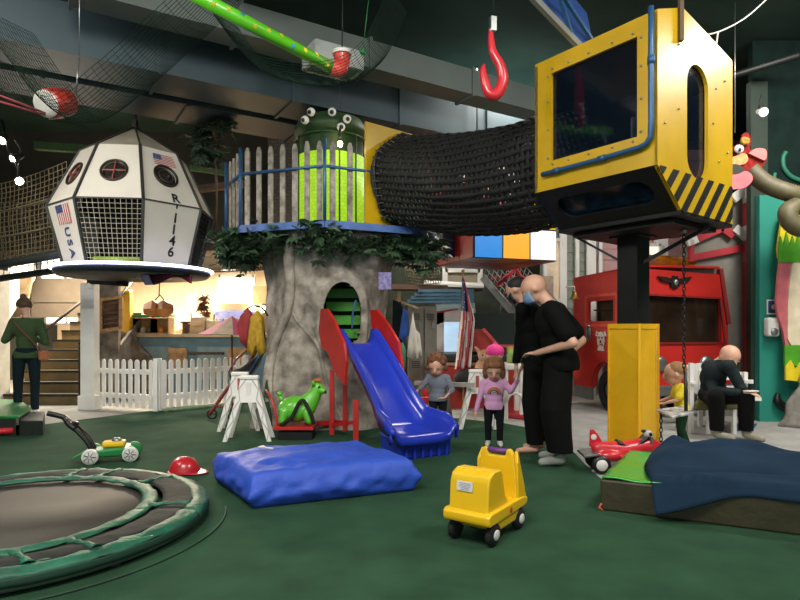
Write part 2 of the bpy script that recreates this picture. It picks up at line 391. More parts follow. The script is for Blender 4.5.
# diffuser
t = thing('air_diffuser', 'light grey louvred air vent box under the slim duct beside the red elbow', 'vent', P(328, 80, 6.3))
A = [P(303, 84, 6.15), P(347, 94, 6.3), P(352, 82, 6.6), P(312, 76, 6.5)]; A = [V((p.x, p.y, 4.02)) for p in [P(303, 80, 6.05), P(348, 92, 6.25), P(353, 80, 6.75), P(312, 72, 6.55)]]
mb = MB(); zb = V((0, 0, .2)); c = sum(A, V())/4
a0 = V((c.x, c.y, 0)); 
mb = MB(); ctr = V((-.73, 6.42, 4.0)); 
def dp(x, y, z): return ctr+D*x+Nn*y+V((0, 0, z))
for (x, y, lx, ly) in ((0, -.17, .56, .04), (0, .17, .56, .04), (-.27, 0, .04, .34), (.27, 0, .04, .34)):
    mb.box(dp(x, y, .1), (lx, ly, .2), math.atan2(D.y, D.x))
mb.box(dp(0, 0, .19), (.54, .34, .03), math.atan2(D.y, D.x))
mb.build('vent_housing', mat('vent_grey', '#9aa09c', .5), t)
mb = MB()
for i in range(9): mb.box(dp(0, -.14+i*.035, .02), (.5, .008, .04), math.atan2(D.y, D.x))
mb.build('louvres', m_steel, t)

# rafters / conduits for ceiling detail
mb = MB(); mb.cyl(P(560, 128, 9.2), P(800, 55, 7), .045, seg=8); tag(mb.build('lighting_track', m_black), 'black lighting track under the ceiling at the upper right', 'track')
mb = MB(); pts = catmull([P(697, 36, 6.0), P(718, 32, 6), P(745, 18, 6), P(772, -6, 6)], 6); mb.tube(pts, .008, 6); mb.tube([P(718, 32, 6), P(716, 46, 6)], .008, 6)
tag(mb.build('white_cable', m_white), 'thin white hanging cable looping above the yellow crane cab', 'cable')

# ---------------------------------------------------------------- crane: cab, post, braces
N0 = V((1.92, 4.4, 0)); cu = V((-.597, .802, 0)); cv = V((.802, .597, 0)); UZ = V((0, 0, 1))
def C(s, t, z): return N0+cu*s+cv*t+UZ*z
crane = thing('play_crane', 'big yellow crane cab with hazard stripes raised on a black post', 'play structure', C(.58, .6, 0))
L = 1.17; W = 1.2
mb = MB(); mb.plate([(0, 2.42), (L, 2.42), (L, 3.56), (0, 3.56)], [[(.165, 2.67), (.99, 2.67), (.99, 3.44), (.165, 3.44)]], C(0, 0, 0), cu, UZ, cv*.03)
mb.build('front_panel', m_yel, crane)
side = [(0, 2.42), (.34, 2.12), (W, 2.1), (W, 3.5), (.37, 3.69), (0, 3.56)]
slot = [(.60+.17*math.cos(a), 3.15+.17*math.sin(a)) for a in [PI*k/10 for k in range(11)]]+[(.60-.17*math.cos(a), 2.57-.17*math.sin(a)) for a in [PI*k/10 for k in range(11)]]
mb = MB(); mb.plate([(p[0], p[1]) for p in side], [slot], C(0, 0, 0)-cu*.001, cv, UZ, cu*.03); mb.build('side_panel', m_yel, crane)
far_hole = [(.60+.5*math.cos(a), 2.78+.5*math.sin(a)) for a in [2*PI*k/28 for k in range(28)]]
# hazard stripes on the side panel
mb = MB()
for k in range(-2, 8):
    t0 = -.10+k*.185; q = [(t0, 2.05), (t0+.09, 2.05), (t0+.09+.32, 2.42), (t0+.32, 2.42)]
    q = clip(q, (1, 0), .005); q = clip(q, (-1, 0), -W+.005) if q else q
    q = clip(q, (0, 1), 2.105) if q else q
    if q: nn = V((.30, .34)); q = clip(q, (nn.x, nn.y), nn.x*0+nn.y*2.425)
    if len(q) > 2: mb.prism([C(-.002, p[0], p[1]) for p in q], -cu*.004)
mb.build('hazard_stripes', m_blk, crane)
mb = MB()                                       # black sloped panel with the oval window
nL = math.hypot(.34, .30); sv = (cv*.34-UZ*.30).normalized()
oval = [(L/2+(.33+.12*math.cos(a) if math.cos(a) > 0 else -.33+.12*math.cos(a)), nL/2+.12*math.sin(a)) for a in [2*PI*k/28+.01 for k in range(28)]]
mb.plate([(0, 0), (L, 0), (L, nL), (0, nL)], [oval], C(0, 0, 2.42), cu, sv, (cv*.02+UZ*.02)); mb.build('sloped_panel', m_black, crane)
mb = MB(); mb.plate([(0, 0), (L, 0), (L, nL), (0, nL)], [], C(0, 0, 2.42)+(cv+UZ)*.035, cu, sv, (cv+UZ)*.006)
mb.build('lower_window', mat('blue_smoked_window', '#10202e', .15, var=.5, scale=9, coat=.3), crane)
mb = MB(); mb.prism([C(0, .34, 2.12), C(L, .34, 2.12), C(L, W, 2.1), C(0, W, 2.1)], (0, 0, -.03)); 
mb.prism([C(.1, .42, 2.08), C(L-.1, .42, 2.08), C(L-.1, W-.08, 2.07), C(.1, W-.08, 2.07)], (0, 0, -.035)); mb.build('cab_floor', m_black, crane)
mb = MB(); mb.prism([C(0, 0, 3.56), C(L, 0, 3.56), C(L, .37, 3.69), C(0, .37, 3.69)], (0, 0, .02)); mb.prism([C(0, .37, 3.69), C(L, .37, 3.69), C(L, W, 3.5), C(0, W, 3.5)], (0, 0, .02)); mb.build('roof_panel', m_yel, crane)
mb = MB(); mb.plate([(0, 2.1), (L, 2.1), (L, 3.5), (0, 3.5)], [[(.2, 2.5), (.95, 2.5), (.95, 3.3), (.2, 3.3)]], C(0, W, 0), cu, UZ, -cv*.03); mb.build('back_panel', mat('cab_inside_blue', '#142843', .6, var=.25), crane)
mb = MB(); mb.plate([(p[0], p[1]) for p in side], [far_hole], C(L, 0, 0), cv, UZ, -cu*.03); mb.build('entry_panel', mat('cab_inside_blue', ''), crane)
mb = MB()
for z0 in (2.46,): mb.prism([C(.03, .03, z0), C(L-.03, .03, z0), C(L-.03, W-.04, 2.2), C(.03, W-.04, 2.2)], (0, 0, .03))
mb.build('inner_deck', m_blk, crane)
# smoked plexi behind the big opening
mb = MB(); mb.prism([C(.14, .035, 2.65), C(1.01, .035, 2.65), C(1.01, .035, 3.46), C(.14, .035, 3.46)], cv*.006)
mb.build('window_pane', mat('smoked_pane', '#0c1622', .08, var=.1, alpha=.55, coat=.3), crane)
mb = MB(); mb.prism([C(.035, .40, 2.36), C(.035, .80, 2.36), C(.035, .80, 3.34), C(.035, .40, 3.34)], cu*.006)
mb.build('window_pane', mat('smoked_pane', ''), crane)
mb = MB()                                      # bolts
for s, z in [(x, 2.64) for x in (.2, .38, .6, .8, .97)]+[(x, 3.475) for x in (.2, .38, .6, .8, .97)]+[(.13, z) for z in (2.7, 2.95, 3.2, 3.42)]+[(1.02, z) for z in (2.7, 2.95, 3.2, 3.42)]: mb.ball(C(s, -.004, z), .011, 8)
for t_, z in [(.1, 2.75), (.3, 2.9), (.3, 3.4), (.9, 3.2), (1.1, 2.7), (.95, 2.6), (1.05, 3.3), (.85, 2.9)]: mb.ball(C(-.006, t_, z), .009, 8)
mb.build('bolts', m_steel, crane)
mb = MB(); pth = [C(.03, -.035, 3.6)]+[C(.03, -.035, z) for z in (3.3, 2.75)]+[C(.035, -.035, 2.63), C(.07, -.035, 2.585), C(.13, -.035, 2.57)]+[C(s, -.035, 2.56) for s in (.5, .9, 1.06)]
mb.tube(pth, .021, 12)
for p in (C(.03, -.035, 3.2), C(.45, -.035, 2.562), C(.9, -.035, 2.56)): mb.tube([p-V((.0, 0, .03)), p+V((0, 0, .03))] if p.z > 3 else [p-cu*.03, p+cu*.03], .027, 12)
mb.build('grab_rail', m_blue, crane)
PC = C(.68, .78, 0)
mb = MB(); Mx = rotcols(cu, cv, UZ).to_4x4()
mb.box((PC.x, PC.y, 1.045), (.2, .2, 2.09), M=Mx); mb.box((PC.x, PC.y, .01), (.36, .36, .02), M=Mx); mb.box((PC.x, PC.y, 2.04), (.3, .3, .03), M=Mx); mb.build('post', m_black, crane)
mb = MB(); mb.bar(PC+UZ*1.75, C(.05, .9, 2.06), .03); mb.build('brace', m_black, crane)
mb = MB(); mb.bar(PC+UZ*1.75, C(1.1, .5, 2.06), .02); mb.build('brace', m_black, crane)
mb = MB(); mb.bar(C(.0, .3, 3.42)-cu*.02, C(0, .3, 3.95)-cu*.02, .04, .03); mb.build('hanger_strap', mat('rusty', '#4d3b22', .7), crane)
# foam pad round the post
mb = MB(); a = .30
Mx = rotcols(cu, cv, UZ).to_4x4()
mb.plate([(-a/2, -a/2), (a/2, -a/2), (a/2, a/2), (-a/2, a/2)], [[(-.11, -.11), (.11, -.11), (.11, .11), (-.11, .11)]], PC+UZ*.10, cu, cv, UZ*1.12)
mb.bevel(.018, 3, 60)
pd = mb.build('post_pad', m_yelfoam); 
t = thing('foam_post_pad', 'tall square yellow vinyl pad wrapped round the foot of the black post', 'padding', PC)
pd.data.transform(WM(t).inverted()); pd.parent = t; pd.name = 'pad'
mb = MB()
for z in (.13, 1.19): mb.tube([PC+UZ*z+cu*x*(a/2+.001)+cv*y*(a/2+.001) for x, y in ((-1, -1), (1, -1), (1, 1), (-1, 1))], .005, 6, closed=True)
mb.tube([PC-cv*(a/2-.03)-cu*(a/2+.002)+UZ*.12, PC-cu*(a/2+.002)-cv*(-a/2+.02)*0+cv*(a/2-.025)+UZ*.12, PC-cu*(a/2+.002)+cv*(a/2-.025)+UZ*1.2], .006, 6)
mb.build('seam', mat('yellow_seam', '#a67708', .6), t)

# blue ceiling bracket above the cab
t = thing('ceiling_bracket', 'blue triangular steel truss arm dropping to the roof of the crane cab', 'bracket', P(570, 15, 5.5))
a, b = P(514, -22, 5.0), P(583, 50, 5.3); 
mb = MB(); mb.bar(a, b, .05, .05); mb.build('edge_beam', mat('beam_grey', '#6d6f66', .6), t)
mb = MB(); mb.prism([P(522, -20, 5.04), P(583, 46, 5.34), P(592, 42, 5.4), P(586, 12, 5.45), P(560, -20, 5.3)], (.02, .03, 0)); mb.build('gusset', mat('truss_blue', '#1d3f7a', .5), t)
mb = MB(); mb.bar(P(556, -15, 5.02), P(572, 36, 5.25), .03); mb.bar(P(556, -15, 5.02), P(592, 40, 5.36), .03); mb.build('web', m_blue, t)
# red hook
t = thing('crane_hook', 'large red crane hook hanging from the ceiling on a thin wire', 'hook', P(495, 65, 5))
hk = catmull([P(491, 30, 5), P(491, 38, 5), P(493, 52, 5), P(500, 65, 5), P(503, 80, 5), P(497, 94, 5), P(489, 93, 5), P(485, 82, 5), P(483, 71, 5), P(484.5, 64, 5)], 5)
rs = []
for i in range(len(hk)):
    q = i/(len(hk)-1); rs.append(.022+.026*math.sin(PI*min(1, max(0, (q-.05)/.95)))**1.2 if q < .93 else .015*(1-(q-.93)/.07)+.006)
mb = MB(); mb.tube(hk, rs, 14); o = mb.build('hook_body', m_redpl, t)
mb = MB(); mb.box(P(493, 24, 5), (.05, .04, .12), .3); mb.cyl(P(491, 33, 5), P(491, 28, 5), .022); mb.build('swivel', m_steel, t)
mb = MB(); mb.cyl(P(493, 20, 5), P(495, -60, 5), .006, seg=6); mb.build('wire', m_black, t)

# ---------------------------------------------------------------- net tunnel
E1 = V((.06, 7.16, 2.97)); E2 = C(L-.03, .60, 2.78)
def tun(u, v, r=0):
    c = E1.lerp(E2, v); c.z -= .10*math.sin(PI*v); d = (E2-E1).normalized(); x = d.cross(UZ).normalized(); y = x.cross(d)
    a = 2*PI*u; rr = (.515+.04*v+.02*math.sin(5*a+7*v))+.012*noise.noise(V((u*9, v*9, 0)))+r
    return c+x*rr*math.cos(a)+y*rr*math.sin(a)*(1.02)
t = thing('net_tunnel', 'black woven strap crawl tunnel slung between the tree platform and the crane', 'net tunnel', E1)
m_strap = mat('black_strap', '#0e100f', .8, var=.25, scale=5)
mb = MB()
for i in range(44):                            # long straps
    u0 = i/44; vs = []
    for j in range(37):
        v = j/36; w = .0068+.0012*math.sin(i*3.1+j*.7); off = .006 if (i+j) % 2 else -.004
        vs.append([mb.bm.verts.new(tun(u0-w+.001*math.sin(j+i), v, off)), mb.bm.verts.new(tun(u0+w, v, off))])
    for j in range(36): mb._f([vs[j][0], vs[j][1], vs[j+1][1], vs[j+1][0]], True)
o = mb.build('lengthwise_straps', m_strap, t, fix=False); o['kind'] = 'stuff'
md = o.modifiers.new('s', 'SOLIDIFY'); md.thickness = .005; bake(o)
mb = MB()
for i in range(38):
    v0 = .008+i/38*.985; vs = []
    for j in range(44):
        off = -.004 if (i+j) % 2 else .006; w = .0098
        vs.append([mb.bm.verts.new(tun(j/44, v0-w, off)), mb.bm.verts.new(tun(j/44, v0+w, off))])
    for j in range(44): mb._f([vs[j][0], vs[j][1], vs[(j+1) % 44][1], vs[(j+1) % 44][0]], True)
o = mb.build('hoop_straps', m_strap, t, fix=False); o['kind'] = 'stuff'
md = o.modifiers.new('s', 'SOLIDIFY'); md.thickness = .005; bake(o)
mb = MB(); mb.tube([tun(k/40, .0, .02) for k in range(40)], .018, 8, closed=True)
mb.build('end_hoop', m_blk, t)
mb = MB()
for k in range(40):
    p = tun(k/40, 0, .03); q = tun(k/40, .03, .0); mb.bar(p-(q-p)*.25, q, .03, .012)
mb.build('lashing', m_blk, t)

# ---------------------------------------------------------------- tree house
TC = V((-.92, 7.65, 0))
tree = thing('tree_house', 'grey fake tree trunk with arched doorway carrying a picket fenced platform', 'play structure', TC)
m_bark = mat('grey_bark', '#b0a99e', .85, var=.3, scale=6, bump=1, bscale=13, second='#625b53')
HA = -PI/2+.33; hz, hw, hh = 1.38, .215, .36       # doorway centre angle, height, half sizes
PW = lambda dz: 2 if dz > 0 else 2+2*min(1, -dz/.2)
def tr(a, z):
    q = z/2.3
    r = .70+.10*math.exp(-z*3)+.13*max(0, q-.72)**1.2*2.4
    r += .05*noise.noise(V((math.cos(a)*1.6, math.sin(a)*1.6, z*.7)))*1.6+.035*noise.noise(V((math.cos(a)*4, math.sin(a)*4, z*2)))
    for k, (a0, w, h, tw) in enumerate(((-2.25, .22, .12, .25), (-2.75, .16, .14, -.3), (-.75, .3, .09, .15), (-.2, .25, .12, .2), (.7, .3, .1, 0), (1.8, .3, .12, 0), (2.7, .25, .1, 0), (-1.95, .08, .06, .5))):
        d = (a-a0-tw*(z-1.1)+PI) % (2*PI)-PI; r += h*math.exp(-(d/w)**2)*(.5+.6*abs(q-.45)*1.6)
    # raised lip round the doorway
    dx = ((a-HA+PI) % (2*PI)-PI)*.74; dz = z-hz; e = (abs(dx/hw)**PW(dz)+abs(dz/hh)**PW(dz))**(1/PW(dz))
    if e < 2.2: r = r*(1-math.exp(-((e-1)/.6)**2)*.7)+.80*math.exp(-((e-1)/.6)**2)*.7; r += .05*math.exp(-((e-1.28)/.2)**2)
    return r
mb = MB(); NA, NZ = 240, 150; grid = []
for i in range(NA):
    a = 2*PI*i/NA; row = []
    for j in range(NZ+1):
        z = 2.33*j/NZ; aa, zz = a, z
        dx = ((a-HA+PI) % (2*PI)-PI)*.74; dz = z-hz; e = (abs(dx/hw)**PW(dz)+abs(dz/hh)**PW(dz))**(1/PW(dz))
        if .9 < e < 1.0: zz = hz+dz/e; aa = HA+dx/e/.74      # snap to the rim
        elif 1.0 <= e < 1.1: zz = hz+dz*(1+(1.1-e)*.1); 
        r = tr(aa, zz); row.append(mb.bm.verts.new((TC.x+r*math.cos(aa), TC.y+r*math.sin(aa), zz)) if e >= .9 else None)
    grid.append(row)
for i in range(NA):
    for j in range(NZ):
        q = [grid[i][j], grid[(i+1) % NA][j], grid[(i+1) % NA][j+1], grid[i][j+1]]
        if all(q): mb._f(q, True)
o = mb.build('trunk', m_bark, tree, fix=False); md = o.modifiers.new('s', 'SOLIDIFY'); md.thickness = .09; md.offset = -1; bake(o)
def surf(px, py, off=0):
    Y = 5.8
    while Y < 7.8:
        p = P(px, py, Y); d = math.hypot(p.x-TC.x, p.y-TC.y); a = math.atan2(p.y-TC.y, p.x-TC.x) % (2*PI)
        if 0 <= p.z <= 2.33 and d < tr(a, p.z)+off: return p
        Y += .01
    return P(px, py, 7.2)
mb = MB(); rp = catmull([surf(272, 432, .03), surf(268, 400, .03), surf(269, 370, .03), surf(276, 340, .03), surf(286, 315, .03), surf(290, 290, .03), surf(289, 262, .03), surf(290, 240, .03)], 5); mb.tube(rp, [.055+.03*abs(i/(len(rp)-1)-.5) for i in range(len(rp))], 10)
mb.build('root', m_bark, tree)
mb = MB(); rp = catmull([surf(x, y, .012) for x, y in ((289, 306), (298, 322), (309, 334), (318, 346), (322, 362), (327, 385), (336, 405), (343, 424))], 5); mb.tube(rp, .022, 8); mb.build('root', m_bark, tree)
mb = MB(); rp = catmull([P(300, 426, 6.9), P(283, 432, 6.95), P(270, 434, 7.05)], 4); mb.tube(rp, .06, 8); mb.build('root', m_bark, tree)
# green ladder steps inside
mb = MB(); gl = mat('step_green', '#3f9a1c', .5, var=.1)
for i in range(7): mb.box((-.62, 7.32+.03*i, .62+.17*i), (.62, .05, .115))
mb.build('green_steps', gl, tree)
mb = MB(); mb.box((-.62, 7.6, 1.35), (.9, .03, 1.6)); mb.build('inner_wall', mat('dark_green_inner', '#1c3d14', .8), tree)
mb = MB(); mb.tube(catmull([P(356, 300, 7.0), P(353, 312, 6.99), P(352, 330, 6.98)], 4), .012, 8); mb.build('hand_rail', m_blue, tree)
# platform
zt = 2.40; pf = [(-2.1, 8.5), (-2.24, 7.6), (-1.89, 6.98), (-.845, 6.62), (.14, 7.10), (.5, 7.6), (.4, 8.6)]
mb = MB(); mb.prism([(x, y, zt-.07) for x, y in pf], (0, 0, .07)); mb.build('deck', m_dwood, tree)
mb = MB()
for a, b in zip(pf, pf[1:]): mb.bar((*a, zt-.03), (*b, zt-.03), .035, .085, up=(0, 0, 1))
mb.build('deck_edge', mat('edge_blue', '#4b6aa8', .5, var=.2), tree)
mb = MB()
for a, b in zip(pf[1:4], pf[2:5]): mb.cyl((*a, zt+.62), (*b, zt+.62), .018, seg=8)
for a in pf[1:4]: mb.cyl((*a, zt), (*a, zt+.93), .02, seg=8)
mb.build('guard_rail', m_blue, tree)
def picket(p, d, z0, z1, w, m, par, th=.02, tip=.06, rnd=False):
    mb = MB(); d = V(d).normalized(); n = V((-d.y, d.x, 0)); p = V(p); o = [(-w/2, z0), (w/2, z0), (w/2, z1-tip)]
    o += [(w/2*math.cos(a), z1-tip+tip*math.sin(a)) for a in [PI*k/8 for k in range(1, 8)]] if rnd else [(w/5, z1), (-w/5, z1)]
    o += [(-w/2, z1-tip)]
    mb.prism([p+d*x+UZ*z-n*th/2 for x, z in o], n*th); return mb.build('picket', m, par)
for (a, b, n) in ((pf[1], pf[2], 4), (pf[2], pf[3], 7), (pf[3], (-.28, 6.89), 3)):
    a = V((*a, 0)); b = V((*b, 0)); d = b-a; q = V((-d.y, d.x, 0)).normalized()*.03
    for k in range(n):
        picket(a+d*(k+.5)/n+q, d, zt-.02, zt+.93+random.uniform(-.015, .015)*1, .062, m_greywood, tree)
# leaves under the platform
m_leaf = mat('leaf_green', '#243f28', .45, var=.3, scale=9, second='#4a6349')
def leaves(name, centers, n, size, m, parent, spread=.12):
    mb = MB()
    for _ in range(n):
        c = V(random.choice(centers))+V([random.gauss(0, spread) for _ in range(3)])
        d = V((random.uniform(-1, 1), random.uniform(-1, .4), random.uniform(-.9, .25))).normalized(); x, y = frame(d)
        for k in range(5):
            a = (k-2)*.55; q = (d*math.cos(a)+x*math.sin(a)).normalized(); s_ = size*random.uniform(.8, 1.2); w_ = q.cross(y).normalized()*s_*.18
            vs = [mb.bm.verts.new(c), mb.bm.verts.new(c+q*s_*.55+w_), mb.bm.verts.new(c+q*s_-y*s_*.15), mb.bm.verts.new(c+q*s_*.55-w_)]; mb._f(vs)
    o = mb.build(name, m, parent, fix=False); o['kind'] = 'stuff'; return o
cs = []
for k in range(90):
    i = random.randint(0, 4); a, b = pf[i], pf[i+1]; q = random.random(); p = V((a[0]+(b[0]-a[0])*q, a[1]+(b[1]-a[1])*q, 0))
    out = (p-V((TC.x, TC.y, 0))).normalized(); cs.append(p+out*random.uniform(-.25, .12)+UZ*(zt-random.uniform(.06, .3)))
for k in range(12): cs.append(P(random.uniform(225, 262), random.uniform(236, 262), 7.1))
for k in range(14): cs.append(P(random.uniform(405, 440), random.uniform(236, 262), 7.25))
leaves('foliage', cs, 950, .13, m_leaf, tree, .07)
# green hut, yellow board, dome with eyes
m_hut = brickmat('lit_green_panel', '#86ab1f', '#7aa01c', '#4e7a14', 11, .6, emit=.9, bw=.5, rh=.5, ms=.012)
hc = P(331, 200, 7.55); hc.z = 0; hr_ = .44
def hutp(u, v): a = -PI*.97+PI*.94*u; return V((hc.x+hr_*math.cos(a), hc.y+hr_*math.sin(a), zt+v*.95))
mb = MB(); mb.grid(hutp, 24, 1); o = mb.build('hut_wall', m_hut, tree, fix=False); md = o.modifiers.new('s', 'SOLIDIFY'); md.thickness = .015; bake(o)
mb = MB()
for u in (0, .16, .45, .62, .8, 1): mb.cyl(hutp(u, 0)+V((0, -.01, 0)), hutp(u, 1.25)+V((0, -.01, 0)), .011, seg=6)
mb.tube([hutp(u/20, 1.24) for u in range(21)], .012, 6); mb.build('hut_frame', mat('dark_green_tube', '#22481c', .5), tree)
mb = MB(); mb.lathe([(hr_*.93, 0), (hr_*.93, .28), (hr_*1.06, .3), (hr_*1.05, .37), (hr_*.9, .48), (hr_*.5, .55), (.01, .58)], (hc.x, hc.y, zt+.95), seg=28)
mb.build('hut_dome', mat('dome_green', '#24401f', .6, var=.25), tree)
for (x, y) in ((311, 112), (305, 120), (332, 112), (347, 119), (341, 127)):
    c = P(x, y, 7.03 if x > 300 else 7.1); d = V(((x-328)*.02-.05, -1, -.35)).normalized(); Mx = rotcols(*[*frame(d)], d)
    mb = MB(); mb.ball(c, .05, 14); mb.cyl(c, c+V((0, .16, .06)), .03, seg=8); e = mb.build('eyeball', m_white, tree)
    mb = MB(); mb.ball(c+d*.034, (.028, .028, .022), 12, Mx); mb.build('pupil', m_blk, e)
yn = V((.77, .64, 0))
mb = MB(); ring = [(.5*math.cos(a), .5*math.sin(a)) for a in [2*PI*k/28 for k in range(28)]]
o_ = E1-(E2-E1).normalized()*.03
mb.plate([(-.56, -.56), (.56, -.56), (.56, .3), (.35, .62), (-.56, .62)], [ring], V((o_.x, o_.y, 2.97)), yn, UZ, V((-.6, .75, 0))*.03); mb.build('yellow_board', m_yel, tree)
# hut lamp
t = thing('hanging_lamp', 'small bright bulb hanging in front of the green hut', 'lamp', P(340, 142, 7.0))
mb = MB(); mb.ball(P(340, 144, 6.98), .032, 12); mb.build('bulb', mat('bulb_glow', '#fff2cf', .4, emit=35, ecol='#ffe9b0'), t)
mb = MB(); mb.cyl(P(340, 138, 7.0), P(340, 128, 7.0), .014, seg=8); mb.cyl(P(340, 128, 7.0), P(340, 60, 7), .004, seg=6); mb.build('cord', m_blk, t)

# hanging green branch, upper left
t = thing('leafy_branch', 'dark leafy artificial branch hanging above the white capsule', 'plant', P(214, 130, 7.9))
leaves('foliage', [P(random.gauss(212, 11), random.uniform(98, 158), random.uniform(7.6, 8.2)) for _ in range(40)], 300, .13, mat('dark_leaf', '#16291b', .7, var=.3, scale=9, second='#243a26'), t, .06)
mb = MB(); mb.tube([P(212, 60, 8.0), P(214, 120, 7.9), P(217, 200, 7.9), P(216, 235, 7.9)], [.02, .03, .014, .01], 8); mb.build('stem', m_dwood, t)

# ---------------------------------------------------------------- slide
S0 = V((-.50, 6.60, 0)); sd = V((.503, -.864, 0)); sp_ = V((.864, .503, 0))
t = thing('playground_slide', 'blue plastic slide running down from the tree doorway', 'slide', (S0.x, S0.y, 0))
def bedz(s):
    if s < .12: return 1.02
    x = (s-.12)/1.2
    if x < .78: return 1.02-.76*(x/.78)**1.08
    return .26-.035*math.sin(min(1, (x-.78)/.3)*PI/2)
prof = [(-.34, .02), (-.35, .15), (-.335, .165), (-.31, .16), (-.29, .08), (-.25, .015), (-.15, 0), (0, 0), (.15, 0), (.25, .015), (.29, .08), (.31, .16), (.335, .165), (.35, .15), (.34, .02)]
mb = MB(); LS = 1.42; rows = []
for i in range(41):
    s = LS*i/40; k = 1 if s < LS-.14 else 1-.45*((s-LS+.14)/.14)**2; wd = .64+.06*s+.30*max(0, min(1, (s-.85)/.5))**1.3; h = bedz(s)
    rows.append([mb.bm.verts.new(S0+sd*s+sp_*x*wd+UZ*(h+z*k)) for x, z in prof])
for A, B in zip(rows, rows[1:]):
    for k in range(len(prof)-1): mb._f([A[k], A[k+1], B[k+1], B[k]], True)
tip = []                                       # rolled exit lip
for r_i, (ds, dz) in enumerate(((.03, -.01), (.045, -.035), (.04, -.07), (.0, -.085))):
    tip.append([mb.bm.verts.new(rows[-1][k].co+sd*ds+UZ*dz*(1 if 4 < k < 10 else .8)) for k in range(len(prof))])
for A, B in zip([rows[-1]]+tip, tip):
    for k in range(len(prof)-1): mb._f([A[k], A[k+1], B[k+1], B[k]], True)
o = mb.build('chute', m_slide, t, fix=False); md = o.modifiers.new('s', 'SOLIDIFY'); md.thickness = .018; md.offset = 0; bake(o)
mb = MB(); c = S0+sd*1.22; n_ = 9; S0_ = S0; S0 = S0+sp_*.05+sd*.03                 # base block under the exit
def bb(x, s, z): return S0+sd*s+sp_*x+UZ*z
mb.prism([bb(-.27, 1.34, .0), bb(-.29, 1.38, .17), bb(-.29, .98, .22), bb(-.27, .98, 0)], sp_*.56); mb.bevel(.02, 2)
for k in range(6): mb.box(bb(-.22+.088*k, 1.365, .06), (.025, .02, .1), math.atan2(sp_.y, sp_.x))
mb.build('base', m_slide, t); S0 = S0_
# red side wings at the top
for sx, nm in ((-1, 'wing'), (1, 'wing')):
    def wp(px, py, sx=sx):
        # intersect the pixel's ray with the wing's vertical plane
        o2 = S0+sp_*(.245*sx); kx = (px-400)/F; s_ = (kx*o2.y-o2.x)/(sd.x-kx*sd.y); q = o2+sd*s_; return V((q.x, q.y, H+(Y0-py)*q.y/F))
    pts = [(323, 309), (329, 309), (336, 320), (346, 343), (348.5, 362), (347, 385), (341, 378), (334, 366), (330, 352), (324, 348), (321, 330)] if sx < 0 else [(370, 310), (377, 310), (390, 328), (398, 342), (402, 370), (396, 366), (372, 330)]
    mb = MB(); mb.prism([wp(*p) for p in pts], sp_*(.03*sx)); mb.build('wing', m_red, t)
# red frame under the slide
t = thing('slide_frame', 'red steel floor frame and posts beneath the top of the slide', 'frame', G(345, 430))
for (x, y0, y1, Yd, w) in ((332, 370, 429, 6.62, .05), (345, 384, 424, 6.85, .05), (356, 400, 441, 6.2, .055)):
    mb = MB(); a = P(x, y0, Yd); b = P(x, y1, Yd); b.z = 0; mb.bar(a, b, w); mb.build('post', m_red, t)
mb = MB(); a = G(312, 432.5); a.z = .1; b = G(364, 429); b.z = .1; mb.bar(a, b, .05); mb.bar(P(332, 425, 6.62), P(357, 422, 6.25), .04); mb.build('crossbar', m_red, t)
# ---------------------------------------------------------------- white space capsule
cc = P(135, 200, 7.7); cc.z = 0
cap = thing('space_capsule', 'white eight sided space capsule playhouse with porthole windows and a glowing ring base', 'play structure', cc)
m_cap = mat('capsule_white', '#d2cdc2', .45, var=.05, scale=2)
m_capw = mat('capsule_warm', '#d8cdb8', .45, var=.05, scale=2)
ZB, ZW, ZT, ZA = 1.97, 2.70, 3.42, 3.80; RB, RW, RT = .80, .985, .63
def cv_(k, r, z): a = R(-65.8+5)+k*PI/4; return V((cc.x+r*math.cos(a), cc.y+r*math.sin(a), z))
def facet(k, r0, z0, r1, z1): return [cv_(k-1, r0, z0), cv_(k, r0, z0), cv_(k, r1, z1), cv_(k-1, r1, z1)]
def fpt(q, u, v): return (q[0].lerp(q[1], u)).lerp(q[3].lerp(q[2], u), v)
def ffr(q):
    o = fpt(q, .5, .5); u = (q[1]-q[0]).normalized(); n = u.cross(q[3]-q[0]).normalized(); v = n.cross(u); return o, u, v, n
ZTI = V((0, 0, 0))
